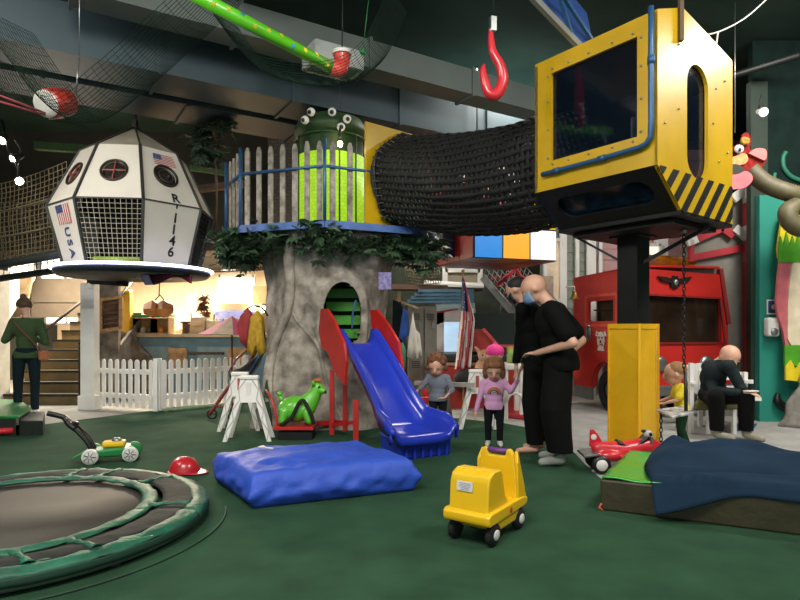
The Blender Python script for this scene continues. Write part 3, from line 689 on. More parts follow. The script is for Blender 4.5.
for k in range(8):                             # k=0 is front-left facet (between vertices -1 and 0)
    q = facet(k, RW, ZW, RT, ZT); o, u, v, n = ffr(q)
    out = [((p-o).dot(u), (p-o).dot(v)) for p in q]
    hole = []
    if k in (0, 1, 7): hole = [[(-.0+.135*math.cos(a), .0+.135*math.sin(a)) for a in [2*PI*i/24 for i in range(24)]]]
    mb = MB(); mb.plate([(x*.985, y*.985) for x, y in out], hole, o, u, v, -n*.02); mb.build('upper_panel', m_cap, cap)
    if k not in (0, 1): mb = MB(); qq = facet(k, RB-.04, ZB, RW-.04, ZW); mb._f([mb.bm.verts.new(p) for p in qq]); q2 = facet(k, RW-.04, ZW, RT-.03, ZT); mb._f([mb.bm.verts.new(p) for p in q2]); mb.build('inner_shade', mat('inner_shade_dark', '#1c1b19', .9), cap) if k in (3, 4, 5) else mb.bm.free()  # added dark sheets over the back facets, painting the shade inside the capsule
    if hole:
        mb = MB(); mb.tube([o+u*.145*math.cos(a)+v*.145*math.sin(a)+n*.008 for a in [2*PI*i/28 for i in range(28)]], .016, 8, closed=True); w = mb.build('porthole_ring', mat('bronze', '#3a3128', .4, .5), cap)
        mb = MB(); mb.lathe([(.14, 0), (.1, .015), (.001, .02)], o-n*.02, n, 24); mb.build('pane', mat('porthole_glass', '#3a322a', .15, var=.5, scale=18, second='#15161a', coat=.3), w)
        mb = MB()
        if k != 1: mb.bar(o-u*.13+n*.008, o+u*.13+n*.008, .012); mb.bar(o-v*.13+n*.008, o+v*.13+n*.008, .012)
        else: mb.tube([o+u*.09*math.cos(a)+v*.09*math.sin(a)+n*.006 for a in [2*PI*i/20 for i in range(20)]], .004, 6, closed=True); mb.bar(o+u*.03, o+u*.03+n*.02, .02)
        mb.build('crosshair', mat('dull_red', '#8a4038', .5) if k != 1 else m_steel, w)
    q = facet(k, RT, ZT, .02, ZA); mb = MB(); nn_ = (q[1]-q[0]).cross(q[3]-q[0]).normalized(); mb.prism(q, -nn_*.02); mb.build('roof_panel', mat('cap_roof', '#9c9686', .5), cap)
    q = facet(k, RB, ZB, RW, ZW); o, u, v, n = ffr(q); out = [((p-o).dot(u)*.985, (p-o).dot(v)*.985) for p in q]
    if k in (1, 7, 3, 4, 5): mb = MB(); mb.plate(out, [], o, u, v, -n*.02); mb.build('lower_panel', m_cap if k != 1 else m_cap, cap)
    else:
        mb = MB(); nu, nv = (12, 13)
        for i in range(nu+1): mb.bar(fpt(q, i/nu, 0), fpt(q, i/nu, 1), .006)
        for j in range(nv+1): mb.bar(fpt(q, 0, j/nv), fpt(q, 1, j/nv), .006)
        o_ = mb.build('net', mat('net_cream', '#a39f8e', .9) if k == 0 else m_black, cap)
mb = MB()
for k in range(8): mb.bar(cv_(k, RB+.008, ZB), cv_(k, RW+.008, ZW), .028); mb.bar(cv_(k, RW+.008, ZW), cv_(k, RT+.008, ZT), .024 if k else .036); mb.bar(cv_(k, RT+.008, ZT), cv_(k, .03, ZA+.01), .018); mb.bar(cv_(k, RW+.004, ZW), cv_(k+1, RW+.004, ZW), .016)
mb.build('seam_trim', mat('trim_dark', '#2a2a28', .5), cap)
mb = MB(); mb.lathe([(.02, 1.86), (.90, 1.86), (.94, 1.90), (.94, 1.96), (.02, 1.96)], cc, seg=48); mb.build('base_disc', mat('base_navy', '#111a22', .5), cap)
mb = MB(); mb.tube([V((cc.x+.965*math.cos(a), cc.y+.965*math.sin(a), 1.95)) for a in [2*PI*i/64 for i in range(64)]], .017, 8, closed=True); mb.build('light_ring', mat('led_white', '#dfe0ff', .4, emit=4.5, ecol='#d9d8ff'), cap)
mb = MB(); mb.cyl(fpt(facet(0, RB, ZB, RW, ZW), .08, .05)+V((0, .06, .0)), fpt(facet(0, RB, ZB, RW, ZW), .95, .05)+V((0, .06, 0)), .042, seg=12); mb.build('padded_bar', mat('lime_pad', '#a2c93a', .5), cap)
mb = MB(); mb.prism([P(74, 208, 7.3), P(96, 222, 7.45), P(94, 258, 7.45), P(84, 250, 7.3)], (.02, .05, 0)); mb.build('inner_board', m_duct2, cap)
mb = MB(); mb.cyl((cc.x, cc.y, ZA-.02), (cc.x, cc.y, 4.6), .02, seg=8); mb.box((cc.x, cc.y, ZA+.05), (.06, .06, .14)); mb.build('hanger', m_black, cap)
q = facet(1, RW, ZW, RT, ZT)
def flat_flag(q, u0, v0, u1, v1, par, name='flag', sg=1):
    mats = [mat('flag_red', '#a8323a', .6), mat('flag_white', '#cfcac4', .6), mat('flag_navy', '#2c3a72', .6)]
    n = (q[1]-q[0]).cross(q[3]-q[0]).normalized()*sg; mb = MB()
    def f(i, j): return fpt(q, u0+(u1-u0)*i, v0+(v1-v0)*j)+n*.006
    mb.grid(f, 20, 13, False, mf=lambda a, b: 2 if a < .42 and b > .46 else (0 if int(b*13) % 2 == 0 else 1))
    fl = mb.build(name, mats, par, fix=False)
    mb = MB(); e = (f(1, 0)-f(0, 0)).length*.016; uu = (f(1, 0)-f(0, 0)).normalized(); vv = (f(0, 1)-f(0, 0)).normalized()
    for r in range(5):
        for c_ in range(6):
            p = f(.035+.07*c_, .5+.1*r)+n*.001
            mb._f([mb.bm.verts.new(p+(uu*math.cos(a)+vv*math.sin(a))*e*(1 if i % 2 == 0 else .45)) for i, a in enumerate([PI/2+PI*i/5 for i in range(10)])])
    s_ = mb.build('stars', mats[1], fl, fix=False); s_['kind'] = 'stuff'
flat_flag(q, .30, .70, .82, .90, cap)
o, u, v, n = ffr(q); txt = mat('letter_black', '#141414', .5)
def ct(q, s, a, b, size):
    o, u, v, n = ffr(q); text('lettering', s, fpt(q, a, b)+n*.004, u, v, size, txt, cap)
ct(q, 'R', .57, .10, .17)
ql = facet(1, RB, ZB, RW, ZW)
ct(ql, "'", .57, .90, .16)
for i, c_ in enumerate('1146'): ct(ql, c_, .57, .775-.185*i, .165)
qf = facet(7, RB, ZB, RW, ZW)
flat_flag([qf[2], qf[1], qf[0], qf[3]], .05, .25, .36, .72, cap, 'flag', -1)
o, u, v, n = ffr(qf); blu = mat('letter_blue', '#3a4570', .5)
for i, c_ in enumerate('USA'): text('lettering', c_, fpt(qf, .5, .52-.17*i)+n*.004, -v, u, .17, blu, cap)

# white column under the capsule, dark beam joining it
t = thing('support_column', 'square white wooden column beside the stairs and the end of the picket fence', 'column', P(91, 408, 8.8))
mb = MB(); a = P(90, 328, 8.75); mb.box((a.x, a.y, .93), (.2, .16, 1.86)); mb.box((a.x, a.y, .1), (.26, .2, .2)); mb.build('shaft', m_white, t)
mb = MB(); mb.bar((a.x, a.y, 1.89), (cc.x-.4, cc.y+.6, 1.82), .1, .07); mb.build('beam', m_black, t)
# maroon cloth and clutter hanging under the capsule
t = thing('maroon_banner', 'folded maroon banner hanging under the glowing capsule base', 'banner', P(170, 276, 7.4))
def fb(u, v): p = P(142+50*u, 271+v*(10+4*math.sin(u*7)), 7.35+.25*math.sin(u*9)*.3); return p
mb = MB(); mb.grid(fb, 24, 5); o = mb.build('cloth', mat('maroon', '#5e1634', .7, var=.3, scale=12), t, fix=False); md = o.modifiers.new('s', 'SOLIDIFY'); md.thickness = .02; bake(o)
mb = MB(); mb.grid(lambda u, v: P(140+8*u+5*v, 273+v*12, 7.3), 4, 4); o = mb.build('ribbon', mat('lilac_cloth', '#a89ac4', .7), t, fix=False); md = o.modifiers.new('s', 'SOLIDIFY'); md.thickness = .008; bake(o)

# rope net bridge at far left
m_rope = mat('rope', '#6c624c', .9, var=.2); 
t = thing('rope_bridge', 'brown rope net bridge leading left from the white capsule above a black padded tube', 'net bridge', P(30, 255, 7.6))
BL, BR = P(-60, 272, 7.9), P(66, 253, 7.4)
mb = MB()
def nb(u, v): return BL.lerp(BR, u)+V((0, .02*math.sin(v*9), v*(1.15-.12*math.sin(PI*u)) ))
for i in range(31): mb.tube([nb(i/30, j/8) for j in range(9)], .006, 5)
for j in range(17): mb.tube([nb(i/10, j/16) for i in range(11)], .006, 5)
o = mb.build('near_net', m_rope, t); o['kind'] = 'stuff'
mb = MB()
for i in range(19): mb.tube([nb(i/18, j/4)+V((0, 1.0, 0)) for j in range(5)], .006, 5)
for j in range(10): mb.tube([nb(i/10, j/9)+V((0, 1.0, 0)) for i in range(11)], .006, 5)
o = mb.build('far_net', m_rope, t); o['kind'] = 'stuff'
mb = MB(); mb.tube([BL.lerp(BR, i/8)-UZ*.02*math.sin(PI*i/8) for i in range(9)], .055, 12); mb.build('padded_tube', mat('pad_dark', '#1a2322', .7), t)
for z_ in (.32, .64):
    mb = MB(); mb.tube([nb(i/8, z_)+V((0, -.02, 0)) for i in range(9)], .012, 6); mb.build('rope', m_rope, t)
mb = MB(); mb.tube([BL.lerp(BR, i/8)+V((0, 1, -.02)) for i in range(9)], .05, 10); mb.build('padded_tube', mat('pad_dark', ''), t)
# ceiling nets: drooping dark mesh
def droop(name, pts, W_, label, m, sag=.25):
    t = thing(name, label, 'net', pts[0]); path = catmull(pts, 8); mb = MB(); n = len(path)
    for j in [x/2 for x in range(-10, 11)]:
        mb.tube([p+V((.05*j*W_/.5*.4, .1*j*W_, -sag*(1-(j/5)**2)*math.sin(PI*i/(n-1)))) for i, p in enumerate(path)], .003, 3)
    for i in range(0, n):
        p = path[i]; mb.tube([p+V((.05*j*W_/.5*.4, .1*j*W_, -sag*(1-(j/5)**2)*math.sin(PI*i/(n-1)))) for j in range(-5, 6)], .002, 3)
    o = mb.build('mesh', m, t); o['kind'] = 'stuff'; return t
m_dnet = mat('dark_green_net', '#1c3026', .9, var=.2)
droop('ceiling_net', [P(2, 18, 4.8), P(40, 72, 4.9), P(75, 108, 5), P(125, 75, 5), P(180, 25, 5), P(235, -25, 5)], .5, 'dark green drooping net tube under the ceiling at the upper left', m_dnet, .12)
droop('ceiling_net', [P(0, 60, 5.2), P(30, 100, 5.2), P(62, 118, 5.3)], .5, 'short dark net sleeve behind the red barrel at the left edge', m_dnet, .1)
droop('ceiling_net', [P(222, 15, 5.2), P(262, 62, 5.3), P(330, 72, 5.2), P(372, 52, 5.4), P(398, 0, 5.2)], .4, 'fine dark green net hanging below the starry green tube', m_dnet, .1)
# starry green tube and red elbow
t = thing('green_pipe', 'bright green hanging pipe dotted with yellow and blue stars, ending in a red elbow', 'pipe', P(265, 25, 5))
ga, gb = P(178, -14, 4.6), P(334, 69, 5.6); mb = MB(); mb.cyl(ga, gb, .056, seg=16); mb.build('tube', mat('pipe_lime', '#55b41c', .35, var=.06, coat=.2), t)
gd = (gb-ga).normalized(); gx = gd.cross(V((0, 1, 0))).normalized(); gy = V((0, -1, 0)); gy = (gy-gd*gy.dot(gd)).normalized(); gx = gd.cross(gy)
for i in range(11):
    mb = MB(); a0 = (-.55, .35, -.1)[i % 3]; c_ = ga.lerp(gb, .1+.083*i); n_ = (gy*math.cos(a0)+gx*math.sin(a0)); tn = gd.cross(n_)
    mb.prism([c_+n_*.0555+(gd*math.cos(a)+tn*math.sin(a))*(.027 if j % 2 == 0 else .012)-n_*.004*(j % 2 == 0) for j, a in enumerate([PI*j/5 for j in range(10)])], n_*.003)
    mb.build('star', mat('star_blue', '#2f6fae', .5) if i in (3, 7) else mat('star_yellow', '#c9b41e', .5), t)
mb = MB(); el = catmull([P(332, 68, 5.6), P(338, 69.5, 5.62), P(342, 64, 5.66), P(342, 54, 5.66)], 5); mb.tube(el, .078, 16); mb.build('elbow', mat('elbow_red', '#b83a34', .4, coat=.2), t)
mb = MB(); mb.tube([P(342, 55, 5.66), P(342, 51.5, 5.66)], .092, 16); mb.build('collar', m_white, t)
mb = MB(); mb.cyl(P(342, 52, 5.66), P(343, -30, 5.66), .006, seg=6); mb.build('wire', m_black, t)
mb = MB(); mb.ball(P(363, 52, 5.6), .032, 14); mb.cyl(P(363, 48, 5.6), P(372, -30, 5.6), .003, seg=6); tag(mb.build('green_ball', m_green), 'small green ball hanging just right of the red pipe elbow', 'ball')
# red barrel
t = thing('red_barrel', 'red hanging barrel with an open pale end, high at the left', 'barrel', P(62, 105, 5.2))
ba, bb_ = P(46, 104, 5.0), P(80, 101, 5.45); bd = (bb_-ba).normalized(); mb = MB(); mb.lathe([(.075, .02), (.112, 0), (.125, .05), (.13, .15), (.12, .27), (.08, .33), (.01, .34)], ba, bd, 24); mb.build('shell', mat('barrel_red', '#b03326', .4, coat=.2), t)
mb = MB(); mb.lathe([(.001, -.012), (.06, -.012), (.100, -.012), (.112, -.002)], ba, bd, 24); mb.build('open_end', mat('barrel_white', '#c9c8c0', .5), t)
mb = MB(); mb.cyl(P(76, 93, 5.3), P(79, 60, 5.3), .008, seg=6); mb.cyl(P(79, 60, 5.3), P(80, -60, 5.3), .004, seg=6); mb.build('chain', m_steel, t)
mb = MB(); mb.tube([P(-20, 88, 4.4), P(45, 113, 5.0)], .009, 6); mb.tube([P(-20, 96, 4.4), P(45, 115, 5.0)], .009, 6); tag(mb.build('pink_rope', mat('pink_rope', '#a84a52', .8)), 'pair of taut pink ropes running from the red barrel to the left edge', 'rope')
# spotlights
def spotlamp(px, py, Y, tgt, label, glow=18, r=.045):
    c = P(px, py, Y); d = (V(tgt)-c).normalized(); t = thing('spotlight', label, 'spotlight', c)
    mb = MB(); mb.lathe([(.012, -.12), (.03, -.11), (.04, -.03), (r+.01, .03), (r+.012, .05), (r, .05), (r-.005, .02)], c, d, 18); mb.build('housing', m_white if px > 700 else m_black, t)
    mb = MB(); mb.lathe([(r-.002, .03), (r*.6, .045), (.001, .05)], c, d, 16); mb.build('bulb', mat('spot_glow', '#fff6e2', .4, emit=40, ecol='#fff3dc'), t)
    mb = MB(); mb.tube([c-d*.08, c-d*.08+UZ*.08, c+UZ*.22], .01, 6); mb.build('bracket', m_black, t)
spotlamp(762, 112, 7.3, (4.2, 5, 2.9), 'lit white spotlight on the track right of the crane cab')
spotlamp(19, 181, 7.0, (-3.6, 6.0, 2.6), 'lowest lit spotlight in the chain at the left edge')
spotlamp(15, 158, 7.1, (-5.4, 5.0, 1.8), 'middle spotlight in the chain at the left edge')
spotlamp(3, 140, 7.2, (-4.4, 5.0, 2.2), 'topmost spotlight in the chain at the left edge')
mb = MB(); mb.tube([P(2, 120, 7.2), P(8, 150, 7.15), P(18, 170, 7.05)], .012, 6); tag(mb.build('light_cable', m_black), 'black cable linking the spotlights at the left edge', 'cable')
# lime beams behind the capsule
m_ob = mat('old_green_beam', '#35512a', .7, var=.2)
mb = MB(); mb.bar(P(36, 146, 9.4), P(96, 150, 9.4), .12); tag(mb.build('green_beam', m_ob), 'dull green beam left of the capsule roof under the dark ceiling', 'beam')
mb = MB(); mb.bar(P(190, 168, 10.5), P(245, 176, 10.5), .09); tag(mb.build('green_beam', m_ob), 'dull green beam between the capsule and the picket platform', 'beam')
mb = MB(); mb.bar(P(190, 190, 10.8), P(245, 184, 10.8), .12); tag(mb.build('wooden_beam', m_dwood), 'brown beam between the capsule and the picket platform', 'beam')

# ---------------------------------------------------------------- left: stairs, wall, bar
t = thing('staircase', 'broad carpeted staircase with dark nosings rising behind the woman in green', 'stairs', P(45, 405, 9.2))
x0, x1 = P(2, 0, 9.2).x, P(83, 0, 9.2).x; m_st = mat('stair_beige', '#75664b', .9, var=.15, scale=4, bump=.3)
for i in range(9):
    mb = MB(); y = 9.2+.27*i; z = .165*(i+1); mb.box(((x0+x1)/2, y+.14, z/2), (x1-x0, .27, z)); s_ = mb.build('step', m_st, t)
    mb = MB(); mb.box(((x0+x1)/2, y+.012, z-.012), (x1-x0, .05, .035)); mb.build('nosing', m_blk, s_)
mb = MB(); mb.prism([(x1+.02, 9.15, 0), (x1+.02, 11.7, 0), (x1+.02, 11.7, 1.75), (x1+.02, 9.15, .2)], (.05, 0, 0)); mb.build('stringer', mat('plank_grey', '#77706a', .9, var=.5, scale=4), t)
mb = MB(); mb.tube([(x1-.05, 9.2, .95), (x1-.05, 11.6, 2.45)], .025, 8); mb.tube([(x1-.05, 9.2, .0), (x1-.05, 9.2, .95)], .02, 8); mb.build('handrail', m_black, t)
mb = MB(); mb.tube([(x0+.35, 9.5, 1.05), (x0+.75, 11.6, 2.35)], .025, 8); mb.tube([(x0+.35, 9.5, .3), (x0+.35, 9.5, 1.05)], .02, 8); mb.build('handrail', m_dwood, t)
mb = MB(); mb.box((x0-.3, 9.2, 1.05), (.65, .3, 2.1)); struct(mb.build('wall_stair_left', mat('offwhite_wall', '#b4b3a8', .7)))
mb = MB(); mb.prism([P(8, 318, 9.6), P(34, 278, 11.5), P(34, 262, 11.5), P(8, 262, 9.6)], (0, .05, 0)); struct(mb.build('wall_stair_side', mat('pale_panel', '#cfcfca', .7)))
mb = MB(); mb.prism([P(10, 278, 10.2), P(32, 276, 10.4), P(22, 330, 10.2), P(8, 330, 10.2)], (0, .05, 0)); tag(mb.build('tan_screen', mat('tan_panel', '#8f7a58', .7)), 'tan wooden panel beside the handrail left of the stairs', 'panel')
mb = MB(); mb.box((P(61, 298, 11.8).x, 11.8, P(61, 298, 11.8).z), (1.15, .06, .78)); mb.box((P(61, 298, 11.8).x, 11.76, P(61, 302, 11.8).z), (1.15, .02, .015)); tag(mb.build('stair_guard_board', mat('beige_board', '#8b7c69', .75, var=.06)), 'large plain beige guard board above the top of the stairs', 'board')
def window(n, px0, py0, px1, py1, Y, emit, fr=.05, mull=0, col='#fff4df'):
    a, b = P(px0, py1, Y), P(px1, py0, Y); w_, h_ = b.x-a.x, b.z-a.z; c = (a+b)/2
    o = bpy.data.objects.new(f'window_{n}', None); COL.objects.link(o); o.location = c; struct(o)
    mb = MB(); mb.box((c.x, Y+.02, c.z), (w_, .02, h_)); mb.build('pane', mat('daylit_pane_%d' % n, col, .4, emit=emit), o)
    mb = MB()
    for x in (a.x, b.x): mb.box((x, Y, c.z), (fr, .07, h_+fr))
    for z in (a.z, b.z): mb.box((c.x, Y, z), (w_, .07, fr))
    for i in range(mull): mb.box((a.x+w_*(i+1)/(mull+1), Y, c.z), (fr*.7, .06, h_))
    mb.build('window_frame', m_white, o)
window(1, 40, 256, 92, 282, 12.4, 1.6, .08, 1)
window(2, 46, 312, 88, 324, 12.2, 1.6, .04, 1)
window(3, 219, 276, 254, 303, 15.3, 3.0, .08)
window(4, 222, 262, 238, 272, 15.3, 2.0, .04)
# bar counter
X0, X1 = P(120, 0, 11).x, P(272, 0, 11).x
t = thing('bar_counter', 'long service counter with a pale blue front behind the white picket fence', 'counter', ((X0+X1)/2, 11, 0))
mb = MB(); mb.box(((X0+X1)/2, 11.3, .51), (X1-X0, .6, 1.02)); mb.build('front', mat('counter_blue', '#5f8090', .7, var=.1), t)
mb = MB(); mb.box(((X0+X1)/2, 11.27, 1.06), (X1-X0+.06, .72, .06)); mb.build('worktop', mat('counter_top', '#b6a78c', .4), t)
for k in range(2):
    mb = MB(); xx = X0+.5+k*1.4; mb.box((xx, 10.99, .55), (.9, .02, .6)); mb.build('inset_panel', mat('counter_blue2', '#7f98a0', .7), t)
mb = MB(); mb.prism([P(118, 330, 10.7), P(124, 332, 10.7), P(158, 368, 10.7), P(158, 395, 10.7), P(118, 395, 10.7)], (0, .2, 0)); tag(mb.build('stair_side_board', mat('weathered', '#6a6056', .9, var=.5, scale=5)), 'weathered plank side sloping down to the left end of the counter', 'board')
m_wth = brickmat('weathered_planks', '#7c7468', '#5c554c', '#38342f', 2.5, .9, bw=3, rh=.25, rot=(R(90), 0, R(90)))
mb = MB(); mb.box((P(110, 340, 9.9).x, 9.9, .98), (.32, .08, 1.96)); tag(mb.build('plank_screen', mat('plank_grey', '#77706a', .9, var=.5, scale=4)), 'narrow weathered grey plank screen right of the white column', 'screen')
t = thing('shutter', 'square wooden slatted shutter mounted on the weathered plank screen', 'frame', P(110, 313, 9.6))
mb = MB(); mb.prism([P(101, 300, 9.65), P(121, 297, 9.5), P(121, 328, 9.5), P(101, 331, 9.65)], (0, .04, 0)); mb.build('backing', mat('frame_brown', '#5f4536', .7, var=.3), t)
mb = MB()
pp = [P(101, 300, 9.63), P(121, 297, 9.48), P(121, 328, 9.48), P(101, 331, 9.63)]
for a, b in zip(pp, pp[1:]+pp[:1]): mb.bar(a, b, .05, .05)
mb.build('rim', m_wood, t)
mb = MB()
for i in range(5): mb.bar(P(102, 305+5*i, 9.62), P(120, 302+5*i, 9.47), .012, .03)
mb.build('slats', mat('frame_brown', ''), t)
mb = MB(); q = P(126, 312, 10.8); mb.box((q.x, 10.8, q.z), (.2, .15, .8)); mb.box((q.x, 10.7, q.z+.36), (.24, .1, .06)); mb.bevel(.01, 1)
tag(mb.build('yellow_cabinet', mat('mustard', '#b5890f', .5)), 'narrow mustard yellow cabinet on the bar beside the framed shutter', 'cabinet')
t = thing('crate_shelf', 'row of three wooden crates with a green fringe on the bar counter', 'crate', P(145, 333, 11))
for i in range(3):
    mb = MB(); xa, xb = P(120+17*i, 0, 11.0).x, P(137+17*i, 0, 11.0).x; z0, z1 = 1.09, 1.38
    for x in (xa, xb): mb.box((x, 11.0, (z0+z1)/2), (.02, .28, z1-z0))
    for z in (z0+.01, z1): mb.box(((xa+xb)/2, 11.0, z), (xb-xa, .28, .02))
    mb.box(((xa+xb)/2, 11.13, (z0+z1)/2), (xb-xa, .01, z1-z0)); mb.build('crate', m_wood, t)
mb = MB(); mb.box((P(146, 0, 11).x, 10.98, 1.42), (.98, .3, .045)); mb.build('green_fringe', m_green, t)
for i, (px, c_) in enumerate(((143, '#8a8a80'), (150, '#4d5346'), (161, '#b7762f'), (128, '#cfc6b0'))):
    mb = MB(); q = P(px, 330, 10.95); mb.lathe([(.001, 0), (.05, 0), (.055, .07), (.04, .11), (.02, .13), (.001, .13)], (q.x, q.y, 1.105), seg=14)
    tag(mb.build('jar', mat('jar%d' % i, c_, .4)), ('pale grey jar in the middle crate on the bar', 'dark olive jar in the middle crate on the bar', 'amber jar in the right crate on the bar', 'cream jar in the left crate on the bar')[i], 'jar', 'jars in the bar crates')
# hexagonal hanging lamp
t = thing('hexagonal_pendant', 'faceted wooden pendant hanging on a cord above the bar crates', 'pendant', P(159, 310, 10))
mb = MB()
for px in (153, 164): mb.lathe([(.09, -.14), (.17, 0), (.09, .14)], P(px, 309, 10), (1, .2, 0), 6, False)
o = mb.build('body', mat('caramel_wood', '#a2672f', .5, var=.2), t); md = o.modifiers.new('s', 'SOLIDIFY'); md.thickness = .02; bake(o)
mb = MB(); mb.tube([P(159, 296, 10), P(160, 270, 10)], .01, 6); mb.tube([P(155, 300, 9.9), P(160, 295, 10), P(164, 300, 10)], .012, 6); mb.build('cord', m_dwood, t)
# bar lamps
for i, (px, py, lb) in enumerate(((191, 304, 'glowing square wall lamp at the left of the bar'), (214, 306, 'glowing globe lamp right of the plant on the bar'), (252, 307, 'glowing globe lamp behind the red costume, left one'), (263, 309, 'glowing globe lamp behind the yellow costume'))):
    t = thing('wall_lamp', lb, 'lamp', P(px, py, 11.9)); mb = MB()
    if i == 0: mb.box(P(px, py, 11.9), (.2, .1, .34)); mb.bevel(.03, 2)
    else: mb.ball(P(px, py, 11.9), .09 if i == 1 else .07, 16)
    mb.build('shade', mat('lamp_glow', '#ffe9c4', .4, emit=7, ecol='#ffdca4'), t)
    mb = MB(); mb.tube([P(px, py+8, 11.9), P(px, 331, 11.9)], .014, 6); mb.build('stand', m_black, t)
t = thing('bar_plant', 'slim potted plant with reddish leaves between the glowing lamps on the bar', 'plant', P(204, 331, 11.6))
leaves('foliage', [P(random.gauss(204, 2), random.uniform(292, 316), 11.6) for _ in range(20)], 70, .1, mat('plant_mix', '#5a5a2c', .7, var=.3, scale=9, second='#7a3a26'), t, .03)
mb = MB(); mb.tube([P(204, 331, 11.6), P(204, 296, 11.6)], .012, 6); mb.lathe([(.001, 0), (.05, 0), (.07, .12), (.05, .12)], (P(204, 0, 11.6).x, 11.6, 1.09), seg=14); mb.build('pot', m_dwood, t)
t = thing('espresso_machine', 'small dark machine with a lever standing on the bar left of the glowing lamp', 'machine', P(188, 331, 11.4))
mb = MB(); q = P(187, 0, 11.3); mb.box((q.x, 11.3, 1.19), (.12, .2, .2)); mb.box((q.x+.02, 11.2, 1.31), (.2, .1, .04)); mb.bevel(.01, 2); mb.build('body', m_dwood, t)
mb = MB(); mb.bar((q.x+.05, 11.2, 1.25), (q.x+.35, 11.2, 1.27), .02); mb.build('lever', m_black, t)
for i, (px, w_, h_, c_, lb) in enumerate(((199, .26, .32, '#b79f80', 'tan appliance box on the bar under the lamps'), (212, .2, .26, '#c9b79a', 'cream appliance box on the bar next to the tan one'), (176, .2, .1, '#dcd2c0', 'white folded cloth on the bar right of the crates'), (170, .12, .16, '#a0896a', 'small brown canister at the right end of the crates'))):
    mb = MB(); q = P(px, 0, 11.25); mb.box((q.x, 11.25+.05*i, 1.09+h_/2), (w_, .22, h_)); mb.box((q.x, 11.13+.05*i, 1.09+h_*.6), (w_*.7, .02, h_*.3)); mb.bevel(.012, 2); tag(mb.build(('coffee_machine', 'bread_bin', 'folded_cloth', 'canister')[i], mat('bx%d' % i, c_, .5)), lb, ('machine', 'box', 'cloth', 'canister')[i])
t = thing('display_fridge', 'glass fronted display case with blue lit shelves below the bright window', 'display case', P(235, 330, 12))
mb = MB(); q = P(235, 318, 12.0); mb.box((q.x, 12.25, .85), (1.1, .5, 1.7)); mb.build('cabinet', m_cream, t)
mb = MB(); mb.box((q.x, 11.98, q.z-.02), (.8, .03, .36)); mb.build('screen', mat('lit_blue', '#8f95c8', .4, var=.4, scale=12, emit=.6), t)
mb = MB()
for k in range(3): mb.box((q.x, 11.95, q.z-.16+.15*k), (.8, .04, .015))
mb.build('shelf', m_white, t)
for k in range(6):
    mb = MB(); xx = q.x-.36+.14*k; mb.lathe([(.001, 0), (.035, 0), (.035, .08), (.014, .11), (.014, .14), (.001, .14)], (xx, 11.93, q.z-.15), seg=10)
    tag(mb.build('bottle', mat('btl%d' % (k % 3), ('#7d4a8f', '#3f62b8', '#b8b8d0')[k % 3], .3)), 'small bottle standing on a shelf of the blue lit display case', 'bottle', 'bottles in the display case')
# wooden overhead shelf right of the window
mb = MB(); mb.prism([P(252, 286, 12.5), P(282, 286, 12.5), P(282, 310, 12.5), P(252, 310, 12.5)], (0, .3, 0)); tag(mb.build('wall_cabinet', mat('tan_cab', '#a3896a', .7)), 'tan wall cabinet between the bright window and the tree trunk', 'cabinet')
mb = MB(); mb.bar(P(205, 272, 12), P(260, 270, 12), .03); tag(mb.build('hanging_rail', m_dwood), 'thin brown rail crossing above the bright window', 'rail')
# bar wainscot: coat rack wood panels on blue wall
mb = MB(); mb.box((P(206, 353, 10.9).x, 10.93, .73), (.65, .03, .05)); 
for k in range(9): mb.cyl((P(190+4*k, 353, 10.9).x, 10.92, .71), (P(190+4*k, 353, 10.9).x, 10.86, .73), .012, seg=6)
tag(mb.build('hook_rack', m_dwood), 'dark rack of pegs on the blue counter front', 'rack')
for (px, lb) in ((177, 'wooden panel on the blue counter left of the peg rack'), (236, 'carved wooden panel on the blue counter beside the tree trunk')):
    mb = MB(); q = P(px, 360, 10.9); mb.box((q.x, 10.93, .62), (.34, .03, .42)); mb.bevel(.006, 1)
    for k in range(4): mb.bar((q.x-.12+.08*k, 10.9, .5), (q.x-.1+.08*k, 10.9, .76), .02)
    tag(mb.build('wooden_plaque', m_wood), lb, 'plaque')
# pink umbrella table
t = thing('play_parasol', 'low pink and cream parasol on a thin red pole beside the tree trunk', 'parasol', P(233, 405, 8.9))
q = P(232, 0, 8.9); mb = MB(); n8 = 10
for k in range(n8):
    a0, a1 = 2*PI*k/n8, 2*PI*(k+1)/n8; mb.mi = k % 2
    mb._f([mb.bm.verts.new((q.x, q.y, 1.38)), mb.bm.verts.new((q.x+.5*math.cos(a0), q.y+.5*math.sin(a0), 1.11)), mb.bm.verts.new((q.x+.5*math.cos(a1), q.y+.5*math.sin(a1), 1.11))])
o = mb.build('canopy', [mat('parasol_pink', '#c85a78', .7), mat('parasol_cream', '#d3bea0', .7)], t, fix=False); md = o.modifiers.new('s', 'SOLIDIFY'); md.thickness = .01; bake(o)
mb = MB(); mb.cyl((q.x, q.y, .0), (q.x, q.y, 1.38), .014, seg=8); mb.cyl((q.x, q.y, 0), (q.x, q.y, .03), .13, seg=16); mb.build('pole', mat('pole_red', '#5e1b20', .5), t)

# ---------------------------------------------------------------- white picket fence
def fence(A, B, n, label):
    t = thing('picket_fence', label, 'fence', A); d = B-A; q = V((-d.y, d.x, 0)).normalized()
    for k in range(n): picket(A+d*(k+.5)/n+q*(-.03), d, .04, .74, .066 if k % 6 else .08, m_white, t, .018, .045, True)
    mb = MB()
    for z in (.2, .56): mb.bar(A+UZ*z, B+UZ*z, .03, .07, up=(0, 0, 1))
    mb.build('rails', m_white, t)
    for p in (A, B):
        mb = MB(); mb.box((p.x, p.y, .38), (.06, .06, .76)); mb.build('post', m_white, t)
fence(G(96, 407.5), G(156, 411.5), 9, 'white picket fence section left of the corner, next to the white column')
fence(G(159, 411), G(246, 402), 13, 'white picket fence section running from the corner to the tree trunk')

